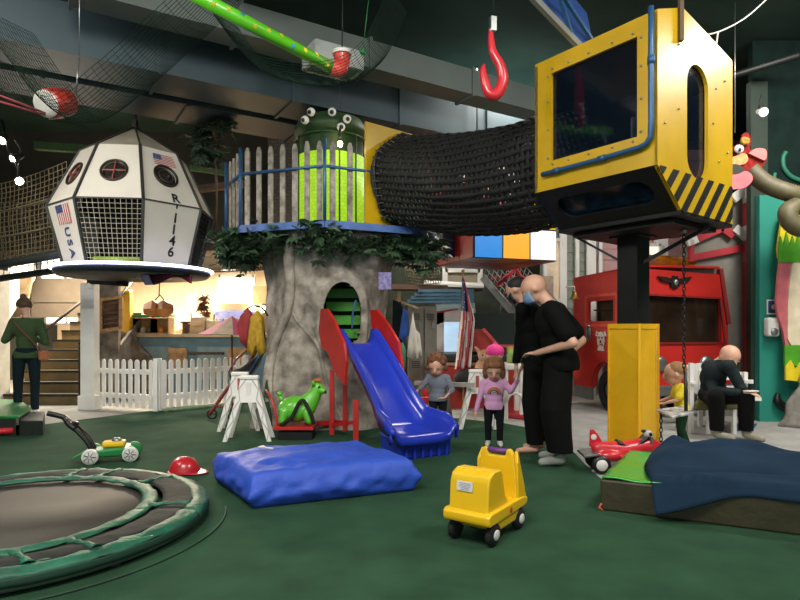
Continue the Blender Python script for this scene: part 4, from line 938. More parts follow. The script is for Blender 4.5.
# ---------------------------------------------------------------- lockers, clothes, far middle
t = thing('lockers', 'grey metal locker bank beside the slide, with louvres and latches', 'locker', P(424, 406, 9.3))
for i, (pa, pb) in enumerate(((408, 424), (424, 437))):
    xa, xb = P(pa, 0, 9.3).x, P(pb, 0, 9.3).x; mb = MB(); mb.box(((xa+xb)/2, 9.5, .77), (xb-xa-.005, .4, 1.54)); b_ = mb.build('cabinet', mat('locker_grey', '#87837a', .5, .1), t)
    for z0, z1 in ((.06, .75), (.79, 1.5)):
        mb = MB(); mb.box(((xa+xb)/2, 9.29, (z0+z1)/2), (xb-xa-.03, .02, z1-z0)); d_ = mb.build('door', mat('locker_grey', ''), t)
        mb = MB()
        for k in range(4): mb.box(((xa+xb)/2, 9.275, z1-.08-.03*k), (.12, .012, .01))
        mb.build('louvres', m_blk, d_)
        mb = MB(); mb.box((xb-.06, 9.27, (z0+z1)/2+.1), (.035, .02, .1)); mb.build('latch', m_steel, d_)
def cloth(name, pts, Y, m, label, cat='clothes', th=.06, par=None):
    # hanging garment: outline traced at its distance, swelling folds
    mb = MB(); pl = [P(x, y, Y) for x, y in pts]; mb.prism(pl, (0, th, 0))
    bmesh.ops.triangulate(mb.bm, faces=mb.bm.faces[:]); bmesh.ops.subdivide_edges(mb.bm, edges=mb.bm.edges[:], cuts=2, use_grid_fill=True)
    for v in mb.bm.verts:
        if v.co.y < Y+th/2: v.co.y -= .035*abs(noise.noise(V((v.co.x*14, 0, v.co.z*3))))*2
    o = mb.build(name, m, None, smooth=True); return tag(o, label, cat)
cloth('black_jacket', [(393, 300), (401, 302), (405, 318), (403, 345), (401, 368), (394, 370), (392, 335)], 7.9, mat('cloth_black', '#121a18', .9), 'black jacket hanging from the hooks on the right of the trunk', 'jacket')
cloth('blue_costume', [(403, 308), (408, 312), (409, 335), (404, 342), (399, 338), (401, 320)], 7.85, mat('cloth_blue', '#284f9a', .8), 'blue costume hanging between the black jacket and the white bag', 'costume')
cloth('green_costume', [(398, 345), (403, 342), (406, 350), (405, 368), (400, 372), (396, 360)], 7.8, mat('cloth_green', '#3f7d63', .8), 'green and white cloth hanging below the blue costume', 'costume')
cloth('tote_bag', [(413, 312), (416, 330), (420, 334), (422, 355), (415, 360), (407, 357), (409, 334)], 7.8, mat('cloth_white', '#c8c2b8', .8), 'white tote bag hanging in front of the grey lockers', 'bag')
t = thing('coat_hooks', 'wooden upright with hooks holding clothes right of the trunk', 'coat rack', P(400, 300, 8.05))
mb = MB(); mb.box((P(399, 0, 8.05).x, 8.08, .85), (.05, .06, 1.7)); mb.bar(P(396, 300, 8.0), P(418, 308, 8.0), .03); mb.build('upright', m_wood, t)
mb = MB()
for px in (398, 404, 413): mb.tube([P(px, 300+(px-396)*.35, 8.0), P(px, 304+(px-396)*.35, 7.9), P(px+1, 300+(px-396)*.35, 7.88)], .008, 6)
mb.build('hooks', m_steel, t)
mb = MB(); a = P(385, 281, 6.92); mb.box((a.x, 6.9, a.z), (.15, .015, .2), -.1); tag(mb.build('paper_notice', mat('notice', '#7f78a8', .7, var=.3, scale=30)), 'lavender paper notice pinned to the right side of the trunk', 'notice')
# costumes on the left of the trunk
cloth('red_costume', [(247, 309), (252, 315), (251, 340), (247, 349), (241, 342), (238, 333), (237, 325), (241, 316)], 7.05, mat('cloth_red', '#8c2a2e', .8), 'dark red costume hanging from the left edge of the trunk', 'costume', .1)
cloth('yellow_costume', [(257, 311), (262, 318), (262, 335), (265, 352), (259, 356), (256, 345), (252, 356), (247, 352), (250, 332), (250, 318)], 6.98, mat('cloth_mustard', '#a8861c', .8, var=.2, scale=20), 'mustard yellow quilted costume hanging on the left edge of the trunk', 'costume', .1)
mb = MB(); mb.tube(catmull([P(244, 312, 7.15), P(252, 306, 7.15), P(262, 308, 7.1), P(268, 316, 7.1)], 4), .012, 6); tag(mb.build('costume_hook', m_black), 'black wall hook carrying the red and yellow costumes', 'hook')
# stroller-like red framed cart
t = thing('folded_stroller', 'dark folded stroller with a red tubular frame between the fence and the trunk', 'stroller', G(228, 415))
mr = mat('stroller_red', '#6f2320', .5)
mb = MB(); mb.tube(catmull([P(209, 415, 7.7), P(228, 388, 7.75), P(247, 366, 7.8), P(256, 350, 7.8)], 5), .024, 8); mb.tube(catmull([P(229, 372, 7.7), P(236, 360, 7.7), P(247, 350, 7.7)], 4), .012, 8); mb.tube(catmull([P(214, 405, 7.6), P(223, 407, 7.6), P(233, 398, 7.7)], 4), .012, 8); mb.build('frame', mr, t)
mb = MB(); mb.prism([P(228, 372, 7.62), P(240, 368, 7.62), P(262, 352, 7.7), P(258, 364, 7.7), P(244, 384, 7.6), P(230, 384, 7.6)], (0, .18, 0)); mb.bevel(.03, 2); mb.build('seat', m_blk, t)
mb = MB(); mb.bar(P(240, 386, 7.6), P(262, 352, 7.7), .06, .02); mb.build('strap', m_blue, t)
for (px, py) in ((212, 408), (232, 408), (256, 408)):
    mb = MB(); c_ = P(px, py, 7.75); c_.z = .07; mb.tube([c_+V((.06*math.cos(a), 0, .06*math.sin(a))) for a in [2*PI*k/16 for k in range(16)]], .012, 8, closed=True); mb.bar(c_-V((.05, 0, 0)), c_+V((.05, 0, 0)), .01); mb.build('wheel', m_rubber, t)
mb = MB(); mb.bar(P(256, 404, 7.75), P(244, 380, 7.7), .03); mb.build('leg', mr, t)

# blue awning, frame doorway, window over it
t = thing('lap_awning', 'faded blue lap board awning above the lockers and framed opening', 'awning', P(445, 300, 10.2))
m_lapb = mat('lap_blue', '#4d7188', .8, var=.15)
def lap(px0, px1, py0, py1, Y0_, Y1_, n, m, par, taper=(0, 0)):
    for k in range(n):
        a, b = k/n, (k+1)/n; mb = MB(); l0 = px0+taper[0]*a; r0 = px1+taper[1]*a
        ya = py0+(py1-py0)*a; yb = py0+(py1-py0)*b-.15
        mb.prism([P(l0, ya, Y0_), P(r0, ya, Y1_), P(r0, yb, Y1_), P(l0, yb, Y0_)], (0, .04+.0*k, 0)); 
        for v in mb.bm.verts:
            pass
        mb.build('lap_board', m, par)
lap(418, 474, 289, 303, 10.2, 10.4, 4, m_lapb, t, (-14, 0)); lap(436, 475, 303, 321, 10.3, 10.4, 3, mat('lap_pale', '#8ba0a4', .8), t, (0, 2))
t = thing('doorway_frame', 'white framed opening with a red edge and a bright colour screen inside', 'door frame', P(450, 380, 9.9))
mb = MB()
for q in ([(436, 313), (444, 312), (444, 380), (436, 380)], [(436, 313), (474, 308), (474, 322), (444, 322), (436, 325)], [(466, 318), (474, 317), (474, 335), (466, 335)]): mb.prism([P(x, y, 9.9) for x, y in q], (0, .08, 0))
mb.build('frame', m_white, t)
mb = MB(); mb.bar(P(436, 312.5, 9.86), P(458, 309, 9.86), .03); mb.bar(P(436, 378, 9.86), P(456, 378, 9.86), .05); mb.build('red_trim', m_red, t)
mb = MB(); mb.mi = 0; mb.grid(lambda u, v: P(444+20*u, 380-58*v, 10.0), 10, 12, False, mf=lambda a, b: 1 if b < .3 and a > .5 else (2 if b < .22 else (1 if a > .72 and b < .5 else 0)))
mb.build('colour_screen', [mat('scr_blue', '#a9c6dc', .4, emit=.7), mat('scr_yellow', '#ffd52a', .4, emit=.9), mat('scr_orange', '#f0923a', .4, emit=.8)], t, fix=False)
window(5, 445, 270, 480, 288, 10.9, .02, .09, 0, '#8f8672')
mb = MB(); mb.prism([P(392, 284, 10.2), P(484, 286, 10.6), P(484, 290, 10.6), P(392, 289, 10.2)], (0, .5, 0)); tag(mb.build('wall_ledge', mat('ledge_brown', '#5b4434', .7)), 'long brown ledge under the beige window in the middle of the hall', 'ledge')
mb = MB(); mb.prism([P(425, 283, 10.4), P(484, 286, 10.5), P(484, 288, 10.5), P(424, 286, 10.4)], (0, .1, .06)); tag(mb.build('ledge_board', m_white), 'white board lying along the brown ledge', 'board')
mb = MB()
for i in range(15): mb.tube([P(405+2.4*i, 264+.15*i, 10.3), P(406+2.5*i, 283, 10.3)], .006, 4)
for j in range(7): mb.tube([P(405+.5*j, 264+3*j, 10.3), P(423, 266.5+3*j, 10.3), P(440, 265+3*j, 10.3)], .006, 4)
o = mb.build('cargo_net', m_rope); tag(o, 'slack brown cargo net hanging below the leaves right of the trunk', 'net', kind='stuff')
# flag on pole
t = thing('flag', 'american flag hanging limp from a pole in front of the framed opening', 'flag', P(463, 410, 8.4))
mb = MB(); mb.cyl(G(463.5, 416) if False else P(463.5, 414, 8.4), P(463, 272, 8.4), .012, seg=8); mb.ball(P(463, 271, 8.4), .025, 10); mb.build('pole', m_wood, t)
def ff(u, v):
    xl = 462-1*v-6*v*v; xr = 464+14*min(1, v*2.2)*(1-.30*v)-4*v; x = xl+(xr-xl)*u; y = 277+v*92+u*(-6*v+4)
    q = P(x, y, 8.4); q.y += .05*math.sin(u*15+v*3)-.04; return q
mb = MB(); mb.grid(ff, 24, 30, mf=lambda a, b: 2 if b < .38 and a < .62 else int((a*.9+b*.12)*10) % 2)
o = mb.build('cloth', [mat('flag_red', ''), mat('flag_white', ''), mat('flag_navy', '')], t, fix=False); md = o.modifiers.new('s', 'SOLIDIFY'); md.thickness = .008; bake(o)
mb = MB()
for r in range(6):
    for c_ in range(3): q = ff(.1+.18*c_+.09*(r % 2), .05+.055*r)+V((0, -.01, 0)); mb.ball(q, .009, 6)
o = mb.build('stars', mat('flag_white', ''), t); o['kind'] = 'stuff'

# colour cube
t = thing('puzzle_cube', 'giant hanging puzzle cube with blue, orange and white squares below the net tunnel', 'play structure', P(500, 250, 8.7))
ca, cb = P(474, 256, 8.3), P(556, 263, 8.75); cu_ = (cb-ca); cu_.z = 0; cw = cu_.length; cu_.normalize(); cn = V((-cu_.y, cu_.x, 0)); zb_ = 2.13+.06
def K(a, b, z): return V((ca.x, ca.y, zb_))+cu_*a+cn*b+UZ*z
mb = MB(); mb.prism([K(0, 0, 0), K(cw, 0, 0), K(cw, cw, 0), K(0, cw, 0)], (0, 0, cw)); mb.build('body', m_blk, t)
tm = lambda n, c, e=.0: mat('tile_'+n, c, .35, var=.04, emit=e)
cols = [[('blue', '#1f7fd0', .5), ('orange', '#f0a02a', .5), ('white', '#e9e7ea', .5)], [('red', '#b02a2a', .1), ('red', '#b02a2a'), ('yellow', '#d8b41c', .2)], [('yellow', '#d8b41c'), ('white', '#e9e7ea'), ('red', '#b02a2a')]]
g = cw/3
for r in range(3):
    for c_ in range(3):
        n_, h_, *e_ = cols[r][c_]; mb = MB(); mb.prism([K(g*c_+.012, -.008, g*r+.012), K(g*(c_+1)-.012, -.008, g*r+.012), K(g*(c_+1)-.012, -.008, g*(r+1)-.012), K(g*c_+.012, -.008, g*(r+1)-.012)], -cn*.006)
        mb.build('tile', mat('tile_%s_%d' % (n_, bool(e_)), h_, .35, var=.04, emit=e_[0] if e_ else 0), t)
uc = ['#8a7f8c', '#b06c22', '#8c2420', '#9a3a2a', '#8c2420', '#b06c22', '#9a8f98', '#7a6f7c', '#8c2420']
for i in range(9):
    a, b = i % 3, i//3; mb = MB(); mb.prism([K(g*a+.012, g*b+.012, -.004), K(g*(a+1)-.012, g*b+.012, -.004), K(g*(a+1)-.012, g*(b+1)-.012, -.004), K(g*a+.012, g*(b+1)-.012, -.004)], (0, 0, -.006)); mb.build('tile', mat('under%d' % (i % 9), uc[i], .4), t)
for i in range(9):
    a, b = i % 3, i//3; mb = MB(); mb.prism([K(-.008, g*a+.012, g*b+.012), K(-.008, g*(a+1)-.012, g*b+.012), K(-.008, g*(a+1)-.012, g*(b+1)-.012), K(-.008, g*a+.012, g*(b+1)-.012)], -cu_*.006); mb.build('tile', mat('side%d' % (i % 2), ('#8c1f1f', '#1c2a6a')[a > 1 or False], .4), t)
mb = MB()
for a, b in ((.1, .1), (cw-.1, .1), (.1, cw-.1), (cw-.1, cw-.1)): mb.cyl(K(a, b, cw), K(a, b, 2.75), .012, seg=6)
mb.build('hanger', m_black, t)
mb = MB(); mb.prism([P(411, 222, 8.4), P(443, 222, 8.6), P(443, 234, 8.6), P(411, 233, 8.4)], (0, .3, 0)); tag(mb.build('yellow_screen', mat('pale_yellow', '#c9b95a', .6)), 'pale yellow panel beyond the platform left of the puzzle cube', 'panel')
mb = MB(); mb.prism([P(443, 225, 8.8), P(458, 225, 8.9), P(458, 258, 8.9), P(443, 255, 8.8)], (0, .3, 0)); tag(mb.build('navy_screen', mat('navy_p', '#141b48', .6)), 'dark navy panel touching the left side of the puzzle cube', 'panel')

# steel staircase with red treads
t = thing('steel_staircase', 'steel stair flight with red treads and wire guard left of the two adults', 'stairs', P(505, 310, 10.3))
sa, sb = P(483, 277, 10.6), P(545, 349, 9.9)
mb = MB(); mb.bar(sa, sb, .05, .13, up=(0, 0, 1)); mb.bar(sa+V((.7, .25, .0)), sb+V((.7, .25, 0)), .05, .13, up=(0, 0, 1)); mb.build('stringer', m_steel, t)
for k in range(9):
    c_ = sa.lerp(sb, (k+.5)/9)+V((.45, .1, .06)); mb = MB(); mb.box(c_, (.62, .26, .045), .25); mb.build('tread', mat('tread_red', '#b9404a', .5), t)
mb = MB(); 
for k in range(20): p = sa.lerp(sb, k/19)-V((0, .04, 0)); mb.tube([p, p+V((.25, 0, .75))], .008, 4)
for k in range(8): h_ = .1*k+.06; mb.tube([sa+V((.033*k, -.04, h_)), sb+V((.033*k, -.04, h_))], .007, 4)
o = mb.build('wire_guard', mat('wire_grey', '#8f9392', .5, .3), t)
mb = MB(); mb.bar(P(507, 252, 10.3), P(528, 290, 9.9), .05); mb.bar(P(497, 285, 9.9), P(524, 262, 10.2), .05); mb.build('brace', mat('tread_red', ''), t)
# grey lap wall below stairs, facade wall right
def lapwall(name, px0, px1, py0, py1, Y, n, m, label=None, cat='wall'):
    a, b = P(px0, py1, Y), P(px1, py0, Y); mb = MB(); h_ = (b.z-a.z)/n
    for k in range(n):
        z = a.z+h_*k; mb.prism([(a.x, Y-.03, z), (a.x, Y, z), (a.x, Y, z+h_), (a.x, Y-.006, z+h_)], (b.x-a.x, 0, 0))
    return mb.build(name, m)
struct(lapwall('wall_siding_green', 540, 594, 150, 392, 10.7, 26, mat('siding_green', '#8c9488', .75, var=.06)))
struct(lapwall('wall_siding_pink', 594, 720, 150, 392, 10.8, 22, mat('siding_pink', '#c99f9f', .75, var=.06)))
struct(lapwall('wall_siding_lower', 500, 540, 300, 392, 10.75, 10, mat('siding_grey', '#6b6f66', .75, var=.06)))
for i, (px, w_) in enumerate(((563, .12), (577, .06), (591, .16), (600, .06), (661, .22))):
    mb = MB(); q = P(px, 0, 10.6); mb.box((q.x, 10.6, 2.2), (w_, .08, 4.4)); struct(mb.build('trim_%d' % (i+1), m_white))
window(6, 545, 240, 561, 300, 10.6, .08, .06, 0, '#d5c0a0')
window(7, 646, 245, 660, 268, 10.55, .5, .05, 0)
mb = MB(); mb.box((P(548, 290, 10.5).x, 10.52, P(548, 290, 10.5).z), (.2, .02, .5)); tag(mb.build('cartoon_poster', mat('poster', '#b9a45a', .6, var=.5, scale=8, second='#7f6aa0')), 'yellow and violet poster in the window behind the bald man', 'poster')
# ---------------------------------------------------------------- fire truck
t = thing('fire_truck', 'red wooden play fire truck with amber light bar behind the crane post', 'play truck', P(640, 410, 7.7))
FC = V((3.13, 7.7, 0)); fu = V((.979, .204, 0)); fv = V((-.204, .979, 0)); FW, FL = 1.26, 1.75
def T_(a, b, z): return FC+fu*a+fv*b+UZ*z    # a along the front, b along the side
m_tr = mat('truck_red', '#b8251f', .4, var=.08, scale=2, coat=.2)
# side face (b 0..FL) with window and wheel arch
sideo = [(0, .28), (.30, .28)]+[(.62+.32*math.cos(a), .34+.32*math.sin(a)) for a in [PI-PI*k/12 for k in range(13)]]+[(1.0, .28), (FL, .28), (FL, 1.98), (0, 2.02)]
# wheel arch centre measured from the corner
sideo = [(0, .30), (.42, .30)]+[(.80-.34*math.cos(PI*k/12), .34+.34*math.sin(PI*k/12)) for k in range(13)]+[(1.2, .30), (FL, .30), (FL, 1.98), (0, 2.02)]
wn = rrect(.62, 1.30, 1.30, 1.60, .03)
mb = MB(); mb.plate(sideo, [wn], T_(0, 0, 0), fv, UZ, fu*.04); mb.build('side_panel', m_tr, t)
mb = MB(); mb.plate(rrect(.52, 1.22, 1.40, 1.70, .06), [rrect(.56, 1.26, 1.36, 1.66, .05)], T_(-.006, 0, 0), fv, UZ, fu*.01); mb.build('window_trim', mat('truck_red_trim', '#cf4a3a', .4), t)
mb = MB(); mb.prism([T_(.16, .6, 1.28), T_(.16, 1.32, 1.28), T_(.16, 1.32, 1.62), T_(.16, .6, 1.62)], fu*.02); mb.bar(T_(.1, .62, 1.47), T_(.1, 1.3, 1.47), .02); mb.build('inner_board', mat('olive_dark', '#3c3320', .7, var=.4, scale=5), t)
mb = MB(); mb.prism([T_(-.012, FL, .12), T_(-.012, 1.18, .12), T_(-.012, 1.18, .3), T_(-.012, FL, .3)], fu*.03); mb.build('silver_sill', m_steel, t)
mb = MB(); mb.tube([T_(-.012, 1.18, .4)]+[T_(-.012, .80+.37*math.cos(PI*k/12), .34+.37*math.sin(PI*k/12)) for k in range(13)]+[T_(-.012, .41, .3)], .018, 8); mb.build('arch_trim', mat('dark_red', '#7d1a17', .5), t)
mb = MB(); w_ = T_(.06, .80, .30); mb.lathe([(.13, -.02), (.2, -.04), (.29, -.02), (.30, .05), (.29, .14), (.2, .15)], w_, fu, 28); wh = mb.build('wheel', m_rubber, t)
mb = MB(); mb.lathe([(.001, -.015), (.05, -.02), (.12, -.005), (.14, .01)], w_, fu, 20); mb.build('hub', mat('hub_grey', '#5a5852', .5), wh)
# oval chrome handle and white dog emblem
mb = MB(); c_ = T_(-.012, 1.28, 1.13); mb.tube([c_+fv*.055*math.cos(a)+UZ*.11*math.sin(a) for a in [2*PI*k/20 for k in range(20)]], .013, 8, closed=True); mb.ball(c_, (.012, .035, .07)); mb.build('handle', m_steel, t)
em = mat('emblem_white', '#cfc4bd', .6)
mb = MB(); c_ = T_(-.008, .93, 1.03)
def eo(x, z): return c_-fv*x+UZ*z
mb.prism([eo(*p) for p in [(-.12, .13), (-.15, .05), (-.09, .06), (-.10, -.02), (-.07, -.12), (-.09, -.16), (.09, -.16), (.07, -.12), (.10, -.02), (.09, .06), (.15, .05), (.12, .13), (.06, .10), (0, .12), (-.06, .10)]], -fu*.006); emb = mb.build('dog_emblem', em, t)
mb = MB()
for x, z, r in ((-.04, .03, .018), (.04, .03, .018), (0, -.03, .024), (-.06, -.09, .012), (.05, -.08, .014), (.08, .09, .012), (-.08, .08, .014)): mb.prism([eo(x+r*math.cos(a), z+r*math.sin(a))-fu*.006 for a in [2*PI*k/10 for k in range(10)]], -fu*.003)
mb.tube([eo(-.05, -.06)-fu*.007, eo(0, -.075)-fu*.007, eo(.05, -.06)-fu*.007], .006, 5)
mb.build('markings', mat('emblem_dark', '#5d2523', .6), emb)
# front face: windscreen leaning back
mb = MB(); fo = [(0, .30), (FW+.12, .30), (FW+.06, 1.25), (FW-.06, 1.92), (0, 1.98)]
fwn = [(.03, 1.0), (FW+.02, 1.0), (FW-.06, 1.60), (.03, 1.64)]
mb.plate(fo, [fwn], T_(0, 0, 0), fu, UZ, fv*.04); mb.build('front_panel', m_tr, t)
mb = MB(); mb.prism([T_(.0, .06, .98), T_(FW+.05, .06, .98), T_(FW-.04, .06, 1.64), T_(0, .06, 1.66)], fv*.01); mb.build('windscreen', mat('windscreen', '#2c2018', .15, var=.4, scale=2, coat=.3), t)
mb = MB(); pts = [T_(.03, -.01, 1.0), T_(FW+.02, -.01, 1.0), T_(FW-.06, -.01, 1.60), T_(.03, -.01, 1.64)]
for a, b in zip(pts, pts[1:]+pts[:1]): mb.bar(a, b, .025)
mb.build('windscreen_trim', mat('dark_red', ''), t)
mb = MB(); mb.bar(T_(FW-.05, .0, 2.0), T_(FW+.07, -.01, 1.25), .05); mb.build('corner_post', mat('dark_red', ''), t)
mb = MB(); mb.prism([T_(0, 0, 2.0), T_(FW-.06, 0, 2.0), T_(FW-.06, FL, 1.97), T_(0, FL, 1.97)], (0, 0, .03)); mb.build('roof', m_tr, t)
mb = MB(); mb.plate([(0, .3), (FL, .3), (FL, 1.98), (0, 2.0)], [], T_(FW, 0, 0), fv, UZ, -fu*.03); mb.build('far_side_panel', m_tr, t)
mb = MB(); w_ = T_(FW-.06, .80, .30); mb.lathe([(.1, .02), (.29, .02), (.30, -.05), (.29, -.14), (.2, -.15)], w_, fu, 24); mb.build('wheel', m_rubber, t)
for a_ in (.3, 1.0):
    mb = MB(); mb.lathe([(.001, -.03), (.06, -.035), (.1, -.02), (.11, 0)], T_(a_, -.0, .72), fv, 20); mb.build('headlamp', m_steel, t)
mb = MB(); mb.box(T_(FW/2, -.06, .38), (FW+.1, .1, .14), math.atan2(fu.y, fu.x)); mb.bevel(.02, 2); mb.build('bumper', m_steel, t)
# winged badge
mb = MB(); c_ = T_(.50, -.012, 1.82)
mb.prism([c_+fu*x+UZ*z for x, z in [(-.26, .06), (-.14, .05), (-.05, .03), (-.03, .075), (.0, .06), (.03, .075), (.05, .03), (.14, .05), (.26, .06), (.20, .0), (.12, -.02), (.06, -.03), (.07, -.07), (.0, -.1), (-.07, -.07), (-.06, -.03), (-.12, -.02), (-.20, 0)]], -fv*.025); bd_ = mb.build('winged_badge', mat('badge_dark', '#2a1c17', .4, .3), t)
mb = MB(); mb.ball(c_-fv*.03-UZ*.02, (.035, .02, .045), 12); mb.build('boss', m_steel, bd_)
# amber light bar
mb = MB(); mb.tube([T_(.06, .25, 2.11), T_(.1, .25, 2.11), T_(FW-.25, .25, 2.08), T_(FW-.2, .25, 2.08)], [.06, .095, .095, .06], 12); mb.build('light_bar', mat('amber', '#b56a14', .25, var=.35, scale=7, coat=.5, second='#6d3a10'), t)
mb = MB()
for a_ in (.2, .85): mb.box(T_(a_, .25, 2.04), (.05, .08, .07))
mb.build('mount', m_black, t)
t = thing('brass_bell', 'small brass bell on a white bracket at the left edge of the red truck', 'bell', P(575, 292, 8.9))
mb = MB(); c_ = P(574.5, 296, 8.8); mb.lathe([(.075, -.04), (.05, -.01), (.035, .05), (.02, .08), (.001, .09)], c_, seg=16); mb.build('bell', mat('brass', '#a8874a', .3, .8), t)
mb = MB(); mb.tube([c_+UZ*.09, c_+UZ*.14, c_+V((-.1, .1, .14))], .01, 6); mb.build('bracket', m_white, t)

# ---------------------------------------------------------------- gable house front, red posts, teal wall
t = thing('gable_front', 'grey gabled house front with candy striped red and white trim behind the seated man', 'facade', P(718, 425, 7.9))
m_fg = mat('facade_grey', '#76736b', .8, var=.08); YG = 8.05
mb = MB(); mb.prism([P(686, 427, YG), P(752, 427, YG), P(752, 196, YG), P(738, 190, YG), P(686, 240, YG)], (0, .08, 0)); mb.build('wall_board', m_fg, t)
m_can = mat('candy_red', '#a52430', .5)
def strip(a, b, w_, par, m, Y=YG-.04, th=.05):
    a = P(*a, Y); b = P(*b, Y); mb = MB(); mb.bar(a, b, w_, th, up=(0, -1, 0)) if False else mb.bar(a, b, th, w_, up=(0, 0, 1)) if abs((b-a).x) > .02 else mb.bar(a, b, w_, th)
    return mb.build('trim_board', m, par)
strip((691, 258), (748, 247), .09, t, m_can, YG-.05); strip((691, 240), (691, 262), .09, t, m_can)
strip((687, 243), (697, 239), .1, t, m_white, YG-.06); strip((697, 239), (722, 228), .1, t, m_can, YG-.06); strip((722, 228), (733, 236), .0999, t, m_can, YG-.06)
strip((733, 199), (745, 190), .12, t, m_white, YG-.07)
for (y0, y1, m_) in ((188, 203, m_white), (203, 226, m_can), (226, 240, m_white), (240, 262, mat('pink_red', '#b5505a', .5)), (262, 428, m_can)): strip((746.5, y0), (746.5, y1), .1, t, m_, YG-.1)
strip((735, 228), (747, 238), .11, t, m_white, YG-.08)
mb = MB(); a = P(757, 0, 7.7); mb.box((a.x, 7.7, 2.2), (.22, .1, 4.4)); struct(mb.build('trim_6', mat('trim_dark_green', '#12281a', .6)))
m_teal = mat('teal_wall', '#1f8373', .75, var=.05, scale=1.5)
mb = MB(); a, b = P(762, 0, 7.5).x, 8.9; mb.box(((a+b)/2, 7.6, 1.45), (b-a, .1, 2.9)); struct(mb.build('wall_teal', m_teal))
mb = MB(); mb.box(((a+b)/2, 7.75, 3.9), (b-a, .1, 2.1)); struct(mb.build('wall_upper_right', mat('dark_teal', '#0f201d', .85, var=.2)))
# painted swirls on the dark upper wall
mb = MB(); mb.tube(catmull([P(786, 152, 7.68), P(783, 158, 7.68), P(784, 168, 7.68), P(792, 177, 7.68), P(806, 182, 7.68)], 6), [.03]*25, 8); tag(mb.build('wall_swirl', mat('swirl_green', '#1c6650', .6)), 'long green curl mounted on the dark upper wall at the right edge', 'decoration')
mb = MB(); mb.tube(catmull([P(775, 173, 7.68), P(774, 179, 7.68), P(776, 182, 7.68)], 4), .025, 8); tag(mb.build('wall_swirl', mat('swirl_green', '')), 'short green curl on the dark upper wall above the flexible hose', 'decoration')
# plain furry animal head cut-out
t = thing('animal_cutout', 'red furred cartoon animal head cut-out with pink ear beside the crane cab', 'cut-out', P(748, 165, 7.0))
YA = 6.9
def cut(name, pts, m, dy=0, th=.03, par=t, n=4, closed=True):
    pl = [P(x, y, YA-dy) for x, y in pts]; c = catmull(pl+[pl[0]], n)[:-1]; mb = MB(); mb.prism(c, (0, th, 0)); return mb.build(name, m, par)
cut('head', [(728, 158), (733, 148), (741, 141), (743, 134), (748, 133), (751, 140), (750, 150), (760, 148), (766, 151), (767, 158), (763, 166), (760, 172), (752, 170), (748, 180), (738, 188), (728, 186)], mat('fur_red', '#7e1d1a', .85, var=.3, scale=20))
cut('ear', [(749, 153), (756, 148.5), (765, 149), (767, 154), (765, 160), (757, 157)], mat('ear_pink', '#cc6a66', .7), .04)
cut('muzzle', [(728, 158), (735, 156), (742, 153), (747, 155), (748, 160), (744, 164), (735, 165), (728, 164)], mat('muzzle_tan', '#b98a54', .8, var=.2, scale=20), .04)
cut('mouth', [(728, 166), (735, 164), (742, 166), (744, 170), (738, 174), (728, 174)], mat('mouth_dark', '#2b2a22', .8), .05)
cut('jaw', [(728, 175), (738, 174), (746, 171), (752, 175), (752, 181), (746, 187), (736, 189), (728, 188)], mat('jaw_pink', '#cf5f66', .6), .05)
mb = MB(); mb.ball(P(739, 149, YA-.06), (.055, .03, .05), 14); e_ = mb.build('eye', m_white, t)
mb = MB(); mb.ball(P(740, 149.5, YA-.09), (.018, .012, .024), 10); mb.build('pupil', m_blk, e_)
mb = MB(); mb.ball(P(745, 141, YA-.05), (.06, .03, .05), 10); mb.build('tuft', mat('tuft_gold', '#9a7a24', .8, var=.4, scale=30), t)
mb = MB(); mb.cyl(P(735, 133, YA), P(735, -20, YA), .006, seg=6); mb.build('wire', m_steel, t)
# flexible hose
t = thing('flexible_hose', 'thick olive corrugated hose curling down at the upper right edge', 'hose', P(780, 190, 6.9))
hp_ = catmull([P(750, 170, 6.95), P(762, 181, 6.9), P(775, 188, 6.85), P(790, 193, 6.8), P(812, 200, 6.8), P(822, 208, 6.75), P(815, 220, 6.7), P(802, 228, 6.7), P(791, 222, 6.7), P(788, 212, 6.72), P(797, 206, 6.75)], 14)
mb = MB(); mb.tube(hp_, [.098+.008*(i % 2) for i in range(len(hp_))], 14); mb.build('tube', mat('hose_olive', '#544d33', .6, var=.2, scale=10), t)
# mural figure in relief: plain skirted figure
t = thing('wall_figure', 'cut-out figure in yellow and green grass skirt with pink legs, right edge', 'cut-out', P(795, 400, 7.2))
YA = 7.35
m_grass = mat('grass_paint', '#4a9a1c', .6, var=.15, scale=6)
cut('top_skirt', [(784, 208), (800, 204), (830, 204), (830, 232), (800, 250), (779, 258), (780, 235)], mat('skirt_yellow', '#d8c01c', .6), 0, .04, t, 2)
zz = [(779, 262), (779, 246)]
for k in range(9): zz += [(781+6*k, 236-(k % 2)*4), (784+6*k, 246)]
zz += [(832, 240), (832, 264)]
mb = MB(); mb.prism([P(x, y, YA-.03) for x, y in zz], (0, .03, 0)); mb.build('grass_fringe', m_grass, t)
cut('leg', [(780, 262), (797, 262), (790, 285), (787, 310), (790, 345), (786, 347), (783, 330), (777, 310), (777, 292)], mat('leg_pink', '#c2646c', .6), .01, .04, t, 3)
cut('belly', [(792, 264), (800, 262), (830, 262), (830, 350), (792, 346), (788, 320), (789, 290)], mat('belly_cream', '#d6c8ac', .6), .03, .03, t, 3)
zz = [(785, 372), (785, 350)]
for k in range(8): zz += [(787+6*k, 344), (790+6*k, 362-(k % 2)*5)]
zz += [(832, 350), (832, 378)]
mb = MB(); mb.prism([P(x, y, YA-.04) for x, y in [(785, 345), (832, 345), (832, 366), (785, 366)]], (0, .03, 0)); mb.build('lower_skirt', m_grass, t)
mb = MB(); mb.prism([P(x, y, YA-.05) for x, y in [(786, 380), (786, 366), (791, 360), (796, 370), (800, 362), (806, 372), (812, 362), (832, 372), (832, 385)]], (0, .03, 0)); mb.build('lower_fringe', mat('skirt_yellow', ''), t)
mb = MB()
